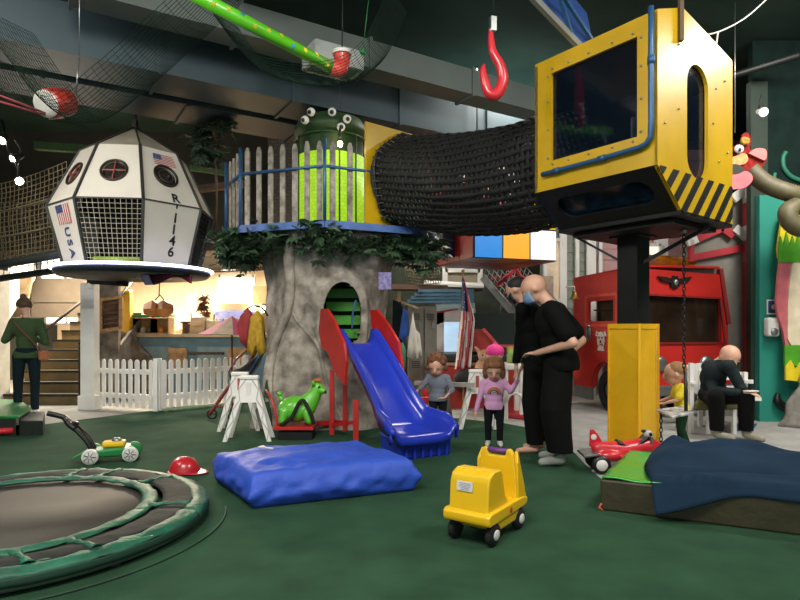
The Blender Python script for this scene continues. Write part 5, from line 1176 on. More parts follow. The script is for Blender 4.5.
def rk(u, v):
    a = PI+PI*u; h_ = (1-v)**.7; x = 5.05+.42*math.cos(a)*h_; y = 7.22+.26*math.sin(a)*h_; z = .78*v; p = V((x, y, z)); return p+V((noise.noise(p*5), noise.noise(p*5+V((3, 3, 3))), 0))*.07
mb.grid(rk, 30, 20, True); o = mb.build('rock', mat('rock_grey', '#85817a', .9, var=.3, scale=9, bump=.6, bscale=14, second='#5c5953')); tag(o, 'rough grey fake rock on the floor at the right edge under the figure', 'rock')
md = o.modifiers.new('s', 'SOLIDIFY'); md.thickness = .03; bake(o)
# soap dispenser and sign
t = thing('soap_dispenser', 'white soap dispenser on the teal wall', 'dispenser', P(771, 327, 7.5))
mb = MB(); c_ = P(771.5, 327, 7.47); mb.box(c_, (.15, .12, .24)); mb.bevel(.03, 3); mb.build('body', m_white, t)
mb = MB(); mb.ball(c_+V((0, -.06, -.06)), (.05, .02, .05), 14); mb.build('button', m_steel, t)
t = thing('wall_sign', 'small blue framed notice above the soap dispenser', 'sign', P(772.5, 307, 7.5))
mb = MB(); c_ = P(772.5, 307, 7.53); mb.box(c_, (.15, .015, .19)); mb.build('frame', m_white, t)
mb = MB(); mb.box(c_+V((0, -.01, 0)), (.12, .01, .155)); s_ = mb.build('print', mat('sign_blue', '#27417a', .6, var=.3, scale=20), t)
mb = MB(); mb.ball(c_+V((0, -.016, .0)), (.025, .006, .035), 12); mb.build('figure', mat('sign_skin', '#c2a184', .6), s_)
mb = MB(); mb.tube(catmull([P(778, 393, 7.5), P(777, 399, 7.5), P(780, 404, 7.5), P(786, 407, 7.5)], 4), [.02, .03, .035, .04, .045, .05, .05, .05, .05, .05, .05, .05, .04], 8); tag(mb.build('black_tail', m_blk), 'black curved tail shape on the teal wall beside the rock', 'decoration')
# blue floor mat
mb = MB(); mb.prism([G(730, 431, .0), G(752, 431, 0), G(757, 425, 0), G(736, 425, 0)], (0, 0, .02)); tag(mb.build('floor_pad', m_blue), 'flat blue mat on the floor behind the seated man', 'mat')

# ---------------------------------------------------------------- red play car, kids furniture in the middle
t = thing('play_car', 'red wooden play car with black padded seat behind the toddlers', 'play car', P(480, 405, 8.8))
def cp(x, y, d=8.8): return P(x, y, d)
mb = MB(); mb.prism([cp(466, 330), cp(484, 329), cp(497, 346), cp(497, 352), cp(466, 352)], (0, 1.0, 0)); mb.build('hood', mat('car_red', '#99271f', .4), t)
mb = MB(); mb.bar(cp(483, 329, 8.78), cp(499, 347, 8.78), .05); mb.bar(cp(497, 346, 8.78), cp(528, 346, 8.78), .04); mb.build('edge_rail', mat('car_red_bright', '#b8403a', .4), t)
mb = MB(); mb.prism([cp(437, 354), cp(530, 354), cp(530, 363), cp(437, 363)], (0, .9, 0)); mb.bevel(.03, 2); mb.build('seat_pad', m_blk, t)
mb = MB(); c_ = cp(437, 364); mb.prism([cp(437, 364), cp(530, 364), V((cp(530, 0).x, 8.8, .0)), V((c_.x, 8.8, 0))], (0, 1.0, 0)); mb.build('body', mat('car_red', ''), t)
mb = MB(); mb.bar(cp(437, 364, 8.78), cp(530, 364, 8.78), .04); mb.build('body_rail', mat('car_tan', '#a07a58', .6), t)
for px in (461, 520):
    mb = MB(); c_ = cp(px, 385, 8.78); mb.lathe([(.001, -.03), (.08, -.03), (.1, 0)], c_, (0, 1, 0), 20); mb.build('disc', mat('car_brown', '#5a2a1c', .6), t)
mb = MB(); mb.box((P(492, 0, 9.6).x, 9.6, .72), (.72, .1, 1.44)); tag(mb.build('dark_partition', mat('part_dark', '#1d2b26', .8)), 'dark green partition behind the red play car', 'partition')
t = thing('children_table', 'small white play table behind the girl in pink', 'table', P(510, 405, 7.8))
q0, q1 = P(503, 362, 7.7), P(526, 362, 7.7)
mb = MB(); mb.prism([P(502, 364, 7.7), P(527, 364, 7.7), P(527, 370, 7.7), P(502, 370, 7.7)], (0, .5, 0)); mb.bevel(.015, 2); mb.build('tabletop', m_white, t)
for x in (q0.x+.03, q1.x-.03):
    for y in (7.75, 8.12): mb = MB(); mb.box((x, y, .34), (.08, .07, .68)); mb.build('leg', m_white, t)
mb = MB(); mb.tube(arc((q0.x+.15, 7.68, .25), .1, 0, PI, 10), .02, 8); mb.build('brace', m_white, t)
mb = MB(); mb.box((P(516, 355, 7.9).x, 7.92, P(516, 355, 7.9).z), (.22, .12, .22)); mb.ball(P(513, 357, 7.85), (.08, .08, .09)); tag(mb.build('toy_box', mat('toy_mix', '#4f9a5a', .6, var=.4, scale=8, second='#c9a83a')), 'green and yellow toy box on the white play table', 'toy')
mb = MB(); pl = [G(505, 418), G(546, 423), G(549, 416), G(508, 411.5)]; mb.prism(pl, (0, 0, .07)); mb.bevel(.02, 2); tag(mb.build('red_mat', mat('mat_red', '#a82434', .5)), 'flat red mat on the grey floor behind the girl and the adults', 'mat')
# red chair beside slide behind boy
t = thing('toddler_chair', 'small red plastic chair half hidden behind the slide and the boy', 'chair', P(424, 415, 6.9))
mb = MB(); mb.prism([P(415, 398, 6.9), P(432, 396, 7.0), P(432, 403, 7.0), P(415, 404, 6.9)], (0, .25, 0)); mb.bevel(.01, 2); mb.build('seat', m_redpl, t)
mb = MB(); mb.prism([P(419, 386, 7.0), P(422, 384, 7.0), P(434, 402, 7.0), P(430, 404, 7.0)], (0, .22, 0)); mb.build('backrest', m_redpl, t)
for px in (417, 430):
    mb = MB(); a = P(px, 403, 7.0); mb.bar(a, (a.x, 7.0, 0), .03); mb.build('leg', m_redpl, t)

# ---------------------------------------------------------------- white plastic sawhorses
def sawhorse(label, A, ang, h=.56, w=.36, gap=.30, rung=False):
    t = thing('sawhorse', label, 'sawhorse', A, ang, 'white folding sawhorses')
    for sy in (-1, 1):
        for sx in (-1, 1):
            mb = MB(); a = V((.05*sx, .03*sy, h)); b = V((w/2*sx, gap/2*sy, 0)); d = b-a
            o_ = V((sx*.045, 0, 0)); yv = V((0, -.02*sy, 0))
            mb.prism([a-o_*1.0, a+o_*.6, b+o_*.5, b-o_*.5], yv); lg = mb.build('leg', m_white, t, True)
            mb = MB()
            for k in range(6):
                p0 = a.lerp(b, k/6)+o_*(.5 if k % 2 else -.5); p1 = a.lerp(b, (k+1)/6)+o_*(-.5 if k % 2 else .5); mb.bar(p0+V((0, .004*sy, 0)), p1+V((0, .004*sy, 0)), .008)
            mb.build('rib', mat('rib_grey', '#a8a8a6', .5), lg, True)
        mb = MB(); mb.prism([(-.09, .03*sy, h), (.09, .03*sy, h), (.125, .07*sy, h*.62), (-.125, .07*sy, h*.62)], (0, -.015*sy, 0)); mb.build('cross_panel', m_white, t, True)
    mb = MB(); mb.box((0, 0, h+.015), (.2, .09, .04)); mb.bevel(.01, 2); mb.build('top_bar', m_white, t, True)
    mb = MB(); mb.box((0, -.055, h*.84), (.04, .012, .14)); mb.build('label_strip', mat('strip_red', '#a0524c', .6) if rung else m_white, t, True)
    return t
g0 = G(247, 442); sawhorse('white folding sawhorse left of the tree trunk, the front one of the pair', (g0.x, g0.y+.1, .008), .05, .65, .46, .26)
g0 = G(234, 434); sawhorse('white folding sawhorse left of the tree trunk, partly hidden behind its twin', (g0.x, g0.y+.25, .008), .12, .64, .44, .26, True)
g0 = G(477, 428); s3 = sawhorse('white sawhorse standing between the boy and the girl', (g0.x, g0.y, .008), -.05, .66, .40, .3, True)
g0 = G(430, 423); mb = MB(); mb.bar(P(415, 383, 7.3), P(474, 385, 6.9), .05, .05); mb.build('rail', mat('grey_white', '#a5a39c', .5), s3)
mb = MB(); mb.prism([P(441, 384, 7.12), P(447, 384, 7.12), P(454, 424, 7.12), P(434, 424, 7.12)], (0, .03, 0)); tag(mb.build('grey_board', mat('grey_board', '#9c8f8c', .7)), 'pale board leaning behind the boy beside the sawhorse', 'board')

# ---------------------------------------------------------------- green hopping animal on rocker
t = thing('hopping_goat', 'inflatable green hopping animal strapped on a red swing frame', 'ride-on toy', P(300, 430, 6.45))
YH = 6.4
def hpnt(x, y, d=0): return P(x, y, YH+d)
blob('body', [('s', hpnt(296, 409), (.20, .15, .145)), ('c', hpnt(306, 406), hpnt(315, 394), .12, .075), ('c', hpnt(315, 394), hpnt(317, 387), .075, .06), ('c', hpnt(317, 388), hpnt(323, 391, -.05), .055, .04),
  ('c', hpnt(284, 412, -.1), hpnt(282, 421, -.12), .05, .04), ('c', hpnt(284, 412, .1), hpnt(282, 421, .12), .05, .04), ('c', hpnt(306, 412, -.1), hpnt(309, 421, -.12), .05, .04), ('c', hpnt(306, 412, .1), hpnt(309, 421, .12), .05, .04)], .012, mat('goat_green', '#57ad2c', .35, var=.06, coat=.3), t)
for d_ in (-.04, .05):
    mb = MB(); mb.tube([hpnt(314, 386, d_), hpnt(313, 381, d_*1.5)], [.022, .012], 8); mb.build('ear', mat('goat_green', ''), t)
mb = MB(); mb.tube([hpnt(282, 401), hpnt(280, 396)], [.03, .02], 8); mb.ball(hpnt(280, 394), .03, 10); mb.build('tail', mat('goat_green', ''), t)
mb = MB(); mb.tube([hpnt(314, 380.5, -.02), hpnt(321, 380.5, -.02)], .02, 8); mb.build('horn', mat('orange_horn', '#b8632a', .5), t)
mb = MB(); mb.ball(hpnt(319, 387, -.075), .012, 8); mb.ball(hpnt(325, 392, -.06), (.02, .03, .02), 8); mb.build('muzzle_spots', m_blk, t)
mb = MB(); mb.tube(catmull([hpnt(281, 425, -.14), hpnt(291, 418, -.17), hpnt(299, 403, -.17), hpnt(304, 401, -.15), hpnt(310, 412, -.16), hpnt(314, 424, -.14)], 5), .02, 8); mb.build('strap', m_rubber, t)
mb = MB(); mb.bar(hpnt(277, 426), hpnt(313, 426), .30, .04) if False else mb.box(hpnt(296, 426), (.42, .3, .035)); mb.build('seat_board', m_red, t)
mb = MB(); mb.box((hpnt(297, 0).x, YH, .045), (.36, .26, .09)); mb.build('base', m_black, t)
mb = MB(); mb.tube(catmull([hpnt(277, 428, -.1), hpnt(276, 415, -.1), hpnt(271, 398, -.05), hpnt(266, 390, .1)], 4), .012, 8); mb.build('tubular_frame', m_red, t)
mb = MB(); mb.prism([P(264, 430, 6.9), P(264, 392, 6.9), P(266, 380, 6.9), P(269, 392, 6.9), P(271, 430, 6.9)], (0, .12, 0)); 
for v in mb.bm.verts: v.co.z = max(v.co.z, .01)
tag(mb.build('green_cushion', mat('cushion_dkgreen', '#14391f', .6)), 'tall narrow dark green cushion leaning against the trunk behind the hopping toy', 'cushion')

# ---------------------------------------------------------------- blue crash mat
cA, cB, cC = G(252, 511), G(416, 492), G(214, 482)
t = None; u_ = cB-cA; v_ = (cC-cA); v_ = cC-cA
mb = MB(); nu, nv = 64, 44; HB = .235
def side_off(u, v): return 0
def bag(u, v, top):
    s_ = .022*noise.noise(V((u*5, v*4, 1)))+.008*noise.noise(V((u*13, v*11, 2)))
    ex = min(u, 1-u, 1)*2*1.4; ey = min(v, 1-v)*2*.9; e = min(1, min(ex, ey)/.16); rd = math.sin(e*PI/2)**.4
    p = cA+u_*u+v_*v
    if top: p.z = .012+HB*(.72+.28*rd)+s_*(.3+.7*rd)+.03*math.sin(PI*u)*math.sin(PI*v)
    return p
rim = []
topv = mb.grid(lambda u, v: bag(u, v, True), nu, nv)
loop = [(i, 0) for i in range(nu)]+[(nu, j) for j in range(nv)]+[(i, nv) for i in range(nu, 0, -1)]+[(0, j) for j in range(nv, 0, -1)]
prev = [topv[i][j] for i, j in loop]
cen = cA+u_*.5+v_*.5
for k in range(1, 9):
    f_ = k/8; cur = []
    for n_, (i, j) in enumerate(loop):
        b0 = topv[i][j].co; q = n_/len(loop)*40
        out = (V((b0.x, b0.y, 0))-V((cen.x, cen.y, 0))).normalized()
        bul = .035*math.sin(PI*f_)+.04*noise.noise(V((q*.8, f_*2.5+q*.35, 0)))*math.sin(PI*min(1, f_*1.1))-.02*f_
        cur.append(mb.bm.verts.new((b0.x+out.x*bul, b0.y+out.y*bul, b0.z*(1-f_)+.012*f_)))
    for n_ in range(len(loop)): mb._f([prev[n_], prev[(n_+1) % len(loop)], cur[(n_+1) % len(loop)], cur[n_]], True)
    prev = cur
mb._f(prev[::-1])
t = thing('crash_mat', 'thick wrinkled royal blue crash mat lying on the green carpet', 'mat', (cen.x, cen.y, .01))
mb.build('cover', m_bag, t)
mb = MB(); c_ = cA+u_*.22+v_*.72; c_.z = .292; mb.tube(catmull([c_, c_+V((.03, .02, .005)), c_+V((.06, -.02, .0)), c_+V((.12, -.05, .0))], 4), .007, 6); mb.ball(c_+V((.02, .01, 0)), (.03, .015, .008), 10); mb.build('scuff_tag', m_white, t)

# ---------------------------------------------------------------- yellow push car
t = thing('push_car', 'yellow plastic toddler push car with purple handle in the foreground', 'ride-on toy', (.50, 3.42, .007), math.atan2(-.82, -.57)); t.scale = (1.12, 1.16, .95)
# local x forward, y left
def sprof(pts, y0, y1, bev, name, m, par=t, mi=None):
    mb = MB(); mb.prism([(x, y0, z) for x, z in pts], (0, y1-y0, 0)); mb.bevel(bev, 3, 25); o = mb.build(name, m, par, True); 
    for f in o.data.polygons: f.use_smooth = True
    md = o.modifiers.new('w', 'WEIGHTED_NORMAL'); bake(o); return o
YB = .12
sprof([(-.14, .065), (.10, .065), (.17, .17), (.0, .19), (-.19, .17)], -.112, .112, .02, 'lower_body', m_toyyel)
sprof([(-.24, .155), (-.20, .14), (.215, .13), (.225, .15), (.225, .19), (.20, .205), (-.18, .205), (-.24, .19)], -.125, .125, .018, 'bumper_skirt', m_toyyel)
sprof([(.20, .19), (.188, .36), (.168, .405), (.12, .425), (.05, .42), (.03, .39), (.0, .26), (-.03, .215), (-.10, .20), (.0, .17), (.19, .17)], -.105, .105, .028, 'hood', m_toyyel)
mb = MB()
mb.plate([(-.115, .17), (.115, .17), (.11, .30), (.09, .47), (.075, .50), (.055, .50), (.045, .455), (-.045, .455), (-.055, .50), (-.075, .50), (-.09, .47), (-.11, .30)], [], V((-.12, 0, 0)), (0, 1, 0), (0, 0, 1), (-.035, 0, 0)); mb.bevel(.012, 3); mb.build('backrest', m_toyyel, t, True)
for sy in (-1, 1):
    mb = MB(); mb.prism([(-.13, sy*.10, .18), (-.13, sy*.10, .42), (-.155, sy*.085, .49), (-.17, sy*.085, .47), (-.215, sy*.10, .26), (-.22, sy*.105, .18)], (0, sy*.018, 0)); mb.bevel(.006, 2); mb.build('side_fin', m_toyyel, t, True)
mb = MB(); mb.prism([(-.10, -.07, .20), (-.02, -.09, .19), (-.02, .09, .19), (-.10, .07, .20)], (0, 0, .02)); mb.bevel(.01, 2); mb.build('seat', m_toyyel, t, True)
mb = MB(); mb.cyl((-.14, -.065, .482), (-.14, .065, .482), .017, seg=16); mb.build('handle', mat('purple_grip', '#5d3474', .5), t, True)
mb = MB(); mb.box((-.225, 0, .195), (.07, .22, .035)); mb.bevel(.014, 3); mb.build('rear_step', m_toyyel, t, True)
for sx, sy in ((.135, -1), (.135, 1), (-.17, -1), (-.17, 1)):
    mb = MB(); mb.lathe([(.001, -.018), (.045, -.018), (.062, -.012), (.066, 0), (.062, .012), (.045, .018), (.001, .018)], (sx, sy*.1, .066), (0, 1, 0), 24); w_ = mb.build('wheel', m_rubber, t, True)
    mb = MB(); mb.lathe([(.03, .018), (.03, .022), (.02, .024), (.001, .026)], (sx, sy*.1, .066), (0, sy, 0), 16); mb.build('hubcap', m_white, w_, True)
mb = MB(); mb.prism([(.1945, -.062, .31), (.1945, .022, .31), (.1905, .022, .365), (.1905, -.062, .365)], (.0035, 0, 0)); lb = mb.build('sticker', m_white, t, True)
mb = MB()
for k in range(5): z = .318+.009*k; mb.box((.1978-.0007*k, -.02+(.005 if k % 2 else 0), z), (.002, .06 if k > 1 else .045, .0025))
mb.build('print_lines', mat('print_grey', '#7880a0', .6), lb, True)
mb = MB(); mb.lathe([(.018, 0), (.001, .003)], (-.02, .1255, .165), (0, 1, 0), 14); mb.build('logo_disc', mat('logo_red', '#b8482a', .5), t, True)

# ---------------------------------------------------------------- green and brown foam mat with blanket
fA, fB = G(600, 511), G(800, 537); e1 = (fB-fA).normalized(); e2 = V((-e1.y, e1.x, 0)); e2 = V((.52, .855, 0)).normalized()
t = thing('foam_mat', 'low brown sided foam mat with a shiny green top at the right', 'mat', fA)
LM, DM, HM_ = 2.1, 1.0, .21
mb = MB(); mb.prism([fA+UZ*.008, fA+e1*LM+UZ*.008, fA+e1*LM+e2*DM+UZ*.008, fA+e2*DM+UZ*.008], UZ*(HM_-.01)); mb.bevel(.012, 2); mb.build('foam_sides', mat('brown_vinyl', '#37331f', .5, var=.15, bump=.2, bscale=20), t)
mb = MB()
def mt(u, v): p = fA+e1*(LM-.02)*u+e1*.01+e2*(DM-.02)*v+e2*.01; p.z = HM_+.006+.012*noise.noise(V((u*14, v*7, 0)))+.008; return p
mb.grid(mt, 60, 30); o = mb.build('green_top', mat('green_vinyl', '#1f9a4a', .3, var=.05, scale=3, coat=.3, second='#3f9a2a', bump=.4, bscale=7), t, fix=False); md = o.modifiers.new('s', 'SOLIDIFY'); md.thickness = .01; bake(o)
mb = MB(); mb.tube([fA+e1*.01+UZ*.05, fA+V((-.012, -.02, .03)), fA+V((.01, -.03, .012))], .008, 6); mb.build('zip_pull', mat('orange_zip', '#b8502a', .5), t)
# blanket: draped lumps, folds radiating from the gathered right end
def blk(u, v):
    # u: left to right, v: back to front
    tl = V((1.98, 4.55, 0)); tr_ = V((3.35, 3.95, 0)); bl = V((1.60, 3.60, 0)); br = V((3.05, 3.02, 0))
    p = (tl.lerp(tr_, u)).lerp(bl.lerp(br, u), v)
    nf = V((e1.y, -e1.x, 0)); fr_ = fA+e1*(.34+1.62*u)+nf*(-.01+.115*(1-u)**4+.012*math.sin(u*17)); p = (tl.lerp(tr_, u)).lerp(fr_, v)
    p.x -= .07*math.sin(PI*v)*(1-u)**3; 
    edge = min(1, u*9, (1-v)*7, v*6+.3)
    fold = .042*math.sin(v*12+u*6+2.2*noise.noise(V((u*2, v*2, 0))))*(.4+.9*(1-u))+.02*math.sin(v*27+u*11+3*noise.noise(V((u*5, v*5, 7))))+.03*noise.noise(V((u*4, v*7, 3)))
    z = HM_+.02+(.09*math.exp(-((v-.35)/.42)**2)*(.55+.45*math.cos(u*PI*.6))+.05)*max(0, edge)**.5+fold*edge
    # falls over the front edge of the mat
    d = (p-fA); w_ = d.x*e1.y-d.y*e1.x     # positive in front of the edge
    if w_ > -.03: z = HM_+.035-(w_+.03)*1.45+fold*.3; p += e1.cross(UZ)*.0
    p.z = max(z, .05 if w_ > -.03 else HM_+.025); return p
mb = MB(); mb.grid(blk, 90, 60); o = mb.build('navy_blanket', mat('navy_fleece', '#192c3f', .95, var=.12, scale=4), None, fix=False)
md = o.modifiers.new('s', 'SOLIDIFY'); md.thickness = .014; bake(o); tag(o, 'crumpled dark navy blanket thrown over the green topped mat', 'blanket')

# ---------------------------------------------------------------- red plane ride-on
g0 = P(622, 470, 4.95)
t = thing('plane_rider', 'red airplane shaped ride-on toy with a dark seat behind the foam mat', 'ride-on toy', (g0.x, g0.y, 0), R(-4))
def pp_(x, y, z): return (x, y, z)            # local x to the right (nose), y away
blob('fuselage', [('c', (-.20, 0, .19), (.02, 0, .17), .055, .085), ('c', (.02, 0, .17), (.22, 0, .22), .085, .07), ('c', (.22, 0, .22), (.30, 0, .2), .07, .05), ('s', (-.1, 0, .14), (.14, .11, .06))], .01, m_redpl, t, 4, True)
mb = MB(); mb.prism([(-.27, -.012, .20), (-.265, -.012, .345), (-.235, -.012, .35), (-.20, -.012, .31), (-.15, -.012, .22)], (0, .024, 0)); mb.bevel(.008, 2); tf = mb.build('tail_fin', m_redpl, t, True)
mb = MB(); mb.lathe([(.024, 0), (.001, .003)], (-.235, -.012, .285), (0, -1, 0), 14); mb.build('roundel', m_white, tf, True)
mb = MB(); mb.prism([(-.34, -.13, .13), (-.22, -.13, .15), (-.22, .13, .15), (-.34, .13, .13)], (0, 0, .02)); mb.bevel(.006, 2); mb.build('tailplane', m_steel, t, True)
mb = MB(); mb.prism([(-.05, -.24, .13), (.10, -.24, .13), (.14, .24, .14), (-.05, .24, .14)], (0, 0, .022)); mb.bevel(.008, 2); mb.build('wing', m_redpl, t, True)
mb = MB(); mb.grid(lambda u, v: V((-.04+.23*u, -.065+.13*v, .255-.035*math.sin(PI*u)+.05*u**3+.012*math.sin(PI*v))), 12, 6); o = mb.build('seat', m_blk, t, True, fix=False); md = o.modifiers.new('s', 'SOLIDIFY'); md.thickness = .02; bake(o)
for x, y, r in ((-.2, -.12, .075), (-.2, .12, .075), (.2, -.13, .06), (.2, .13, .06)):
    mb = MB(); mb.lathe([(.001, -.02), (.6*r, -.02), (r, -.014), (r, .014), (.6*r, .02), (.001, .02)], (x, y, r), (0, 1, 0), 20); w_ = mb.build('wheel', m_blk, t, True)
    mb = MB(); mb.lathe([(.62*r, .0), (.5*r, .01), (.001, .012)], (x, y+math.copysign(.02, y), r), (0, math.copysign(1, y), 0), 16); mb.build('hubcap', m_white, w_, True)
mb = MB(); mb.box((.22, 0, .275), (.02, .15, .06)); mb.bevel(.006, 2); mb.build('windscreen', m_steel, t, True)
mb = MB(); mb.ball((.205, -.02, .315), (.04, .04, .035), 12); mb.tube([(.17, -.02, .335), (.155, -.03, .35)], .012, 6); hd_ = mb.build('pilot_figure', mat('pilot_grey', '#a8a8a4', .5), t, True)
mb = MB(); mb.ball((.215, -.055, .32), (.015, .012, .017), 8); mb.ball((.165, -.03, .345), (.022, .012, .012), 8); mb.build('patch', m_blk, hd_, True)

# ---------------------------------------------------------------- trampoline
tc_ = V((-2.28, 3.53, 0))
t = thing('trampoline', 'low round trampoline with dark bed and green padded rim in the left foreground', 'trampoline', tc_)
def ann(r0, r1, z0, z1, n=96, a0=0, a1=2*PI, nr=6, wr=.006, c=tc_):
    def f(u, v):
        a = a0+(a1-a0)*u; r = r0+(r1-r0)*v; z = z0+(z1-z0)*v+wr*noise.noise(V((math.cos(a)*9, math.sin(a)*9, v*3)))*2+.012*math.sin(PI*v)*(wr > 0); return V((c.x+r*math.cos(a), c.y+r*math.sin(a), z))
    return f
ic = tc_+V((-.03, -.05, 0))
mb = MB(); mb.lathe([(.001, .095), (.79, .095), (.79, .085), (.001, .085)], ic, seg=72); mb.build('bed', mat('tramp_bed', '#45423b', .7, var=.15, scale=2.5), t)
m_pad = mat('pad_green_vinyl', '#155a42', .55, var=.3, scale=7, bump=.4, bscale=26)
mb = MB(); mb.grid(ann(.97, 1.075, .108, .088), 120, 5, cu=False)
o = mb.build('rim_pad', m_pad, t, fix=False); md = o.modifiers.new('s', 'SOLIDIFY'); md.thickness = .006; bake(o)
mb = MB(); mb.grid(ann(1.073, 1.078, .088, .05, wr=.002), 120, 4); o = mb.build('rim_skirt', mat('skirt_shade', '#0d3526', .7), t, fix=False); md = o.modifiers.new('s', 'SOLIDIFY'); md.thickness = .006; bake(o)  # darker green than the rim pad, shade of the outer side put into the colour
mb = MB(); mb.grid(ann(.725, .815, .115, .118, c=ic), 120, 5); o = mb.build('inner_band', m_pad, t, fix=False); md = o.modifiers.new('s', 'SOLIDIFY'); md.thickness = .006; bake(o)
mb = MB(); mb.grid(ann(.80, 1.0, .106, .108, wr=.004), 120, 6); o = mb.build('spring_cover', mat('cover_dark', '#171c19', .8, var=.2, bump=.4, bscale=14), t, fix=False); md = o.modifiers.new('s', 'SOLIDIFY'); md.thickness = .004; bake(o)
for a_ in (R(8), R(52), R(82), R(98), R(140), R(185), R(230), R(268), R(-38), R(-55)):
    mb = MB(); d_ = V((math.cos(a_), math.sin(a_), 0)); n_ = V((-d_.y, d_.x, 0)); p0 = ic+d_*.78+UZ*.125; p1 = tc_+d_*.985+UZ*.118
    mb.grid(lambda u, v: p0.lerp(p1, u)+n_*(v-.5)*(.05+.015*math.cos(u*6))+UZ*(.012*math.sin(PI*v)+.004*math.sin(u*20)), 10, 4); o = mb.build('pad_seam', m_pad, t, fix=False); md = o.modifiers.new('s', 'SOLIDIFY'); md.thickness = .008; bake(o)
mb = MB(); mb.tube([tc_+V((1.045*math.cos(a), 1.045*math.sin(a), .05)) for a in [2*PI*k/60 for k in range(60)]], .03, 8, closed=True); mb.build('frame', m_steel, t)
for k in range(8): a = 2*PI*k/8+.2; mb = MB(); mb.cyl(tc_+V((1.02*math.cos(a), 1.02*math.sin(a), .008)), tc_+V((1.02*math.cos(a), 1.02*math.sin(a), .06)), .025, seg=8); mb.build('foot', m_steel, t)
mb = MB(); mb.tube([tc_+V((1.19*math.cos(a), 1.17*math.sin(a), .013)) for a in [R(-75)+R(95)*k/24 for k in range(25)]], .006, 6); tag(mb.build('cord', mat('cord_green', '#1b3a28', .7)), 'dark cord lying on the carpet round the trampoline edge', 'cord')

# ---------------------------------------------------------------- red hat
hc_ = G(180, 476); t = thing('fire_helmet', 'toy red helmet lying on the carpet behind the trampoline', 'hat', (hc_.x, hc_.y+.1, .007), R(-20))
mb = MB(); mb.lathe([(.125, 0), (.12, .03), (.105, .075), (.08, .105), (.04, .12), (.001, .122)], (0, 0, 0), seg=28)
for v in mb.bm.verts: v.co.z += .008*math.exp(-(v.co.y/.02)**2)*(v.co.z > .05)
mb.build('crown', mat('hat_red', '#b8242c', .3, coat=.3), t, True)
mb = MB(); mb.grid(lambda u, v: V(((.12+(.008+.10*max(0, math.cos(2*PI*u))**1.5)*v)*math.cos(2*PI*u), (.12+.01*v)*math.sin(2*PI*u), .008+.006*(1-v))), 48, 4, cu=True); o = mb.build('brim', mat('hat_red', ''), t, True, fix=False); md = o.modifiers.new('s', 'SOLIDIFY'); md.thickness = .006; bake(o)

# ---------------------------------------------------------------- toy mower
g0 = G(104, 464); t = thing('toy_mower', 'green toy lawn mower with yellow engine and black handle', 'toy', (g0.x, g0.y+.12, .007), R(17))
mb = MB(); mb.prism([(-.22, -.12, .05), (-.15, -.12, .11), (.14, -.12, .13), (.20, -.12, .09), (.20, -.12, .05)], (0, .24, 0)); mb.bevel(.018, 3); mb.build('deck', m_green, t, True)
mb = MB(); mb.prism([(-.30, -.09, .03), (-.18, -.11, .09), (-.18, .02, .10), (-.30, -.01, .03)], (0, 0, .02)); mb.bevel(.006, 2); mb.build('chute', m_green, t, True)
mb = MB(); mb.box((.03, 0, .15), (.19, .13, .05)); mb.bevel(.018, 3); eng = mb.build('engine', m_toyyel, t, True)
mb = MB(); mb.lathe([(.04, .17), (.04, .19), (.02, .2), (.001, .2)], (.05, 0, 0), seg=18); mb.build('dial', m_steel, eng, True)
for x, y in ((-.14, -.15), (.18, -.13), (-.16, .14), (.18, .13)):
    r = .068; mb = MB(); mb.lathe([(.001, -.018), (.8*r, -.018), (r, -.012), (r, .012), (.8*r, .018), (.001, .018)], (x, y, r), (0, 1, 0), 24); w_ = mb.build('wheel', m_green if y > 0 else m_white, t, True)
    sg = math.copysign(1, y); mb = MB(); mb.lathe([(.05, .018), (.052, .0195)], (x, y, r), (0, sg, 0), 20)
    for k in range(7): a = 2*PI*k/7; mb.bar((x+.012*math.cos(a), y+.0195*sg, r+.012*math.sin(a)), (x+.048*math.cos(a), y+.0195*sg, r+.048*math.sin(a)), .014, .004)
    mb.build('spokes', m_blk, w_, True)
for sy in (-.09, .03):
    mb = MB(); mb.tube(catmull([(-.13, sy, .09), (-.17, sy, .18), (-.24, sy+.01, .27), (-.36, -.03+sy*.4, .40)], 5), .019, 10); mb.build('handle_arm', m_blk, t, True)
mb = MB(); mb.tube(catmull([(-.27, -.09, .31), (-.33, -.07, .36), (-.36, -.03, .40), (-.42, -.02, .425), (-.50, -.03, .45)], 5), [.024]*21, 10); mb.ball((-.30, -.02, .345), (.05, .07, .03), 12); mb.build('handlebar', m_blk, t, True)

# ---------------------------------------------------------------- dark play block, far left
g0 = G(0, 437); g1 = G(43, 435)
t = thing('play_block', 'green topped black mat block with a red edge at the left side', 'mat', G(20, 436))
mb = MB(); mb.prism([G(-30, 437), G(16, 437), G(16, 424), G(-30, 424)], UZ*.2); mb.bevel(.01, 2); mb.build('base_block', mat('block_black', '#17201a', .6), t)
mb = MB(); mb.prism([G(19, 436), G(43, 436), G(45, 425), G(19, 425)], UZ*.17); mb.bevel(.01, 2); mb.build('side_block', mat('block_black', ''), t)
mb = MB(); a = G(-30, 437); mb.prism([G(-30, 437)+UZ*.2, G(19, 437)+UZ*.2, G(32, 424)+UZ*.17, G(20, 414)+UZ*.17, G(-30, 414)+UZ*.2], UZ*.03); mb.bevel(.01, 2); mb.build('green_top', m_green, t)
mb = MB(); mb.tube([G(-30, 438)+V((0, -.03, .06)), G(17, 436)+V((0, -.05, .07))], .035, 10); mb.build('red_roll', m_redpl, t)

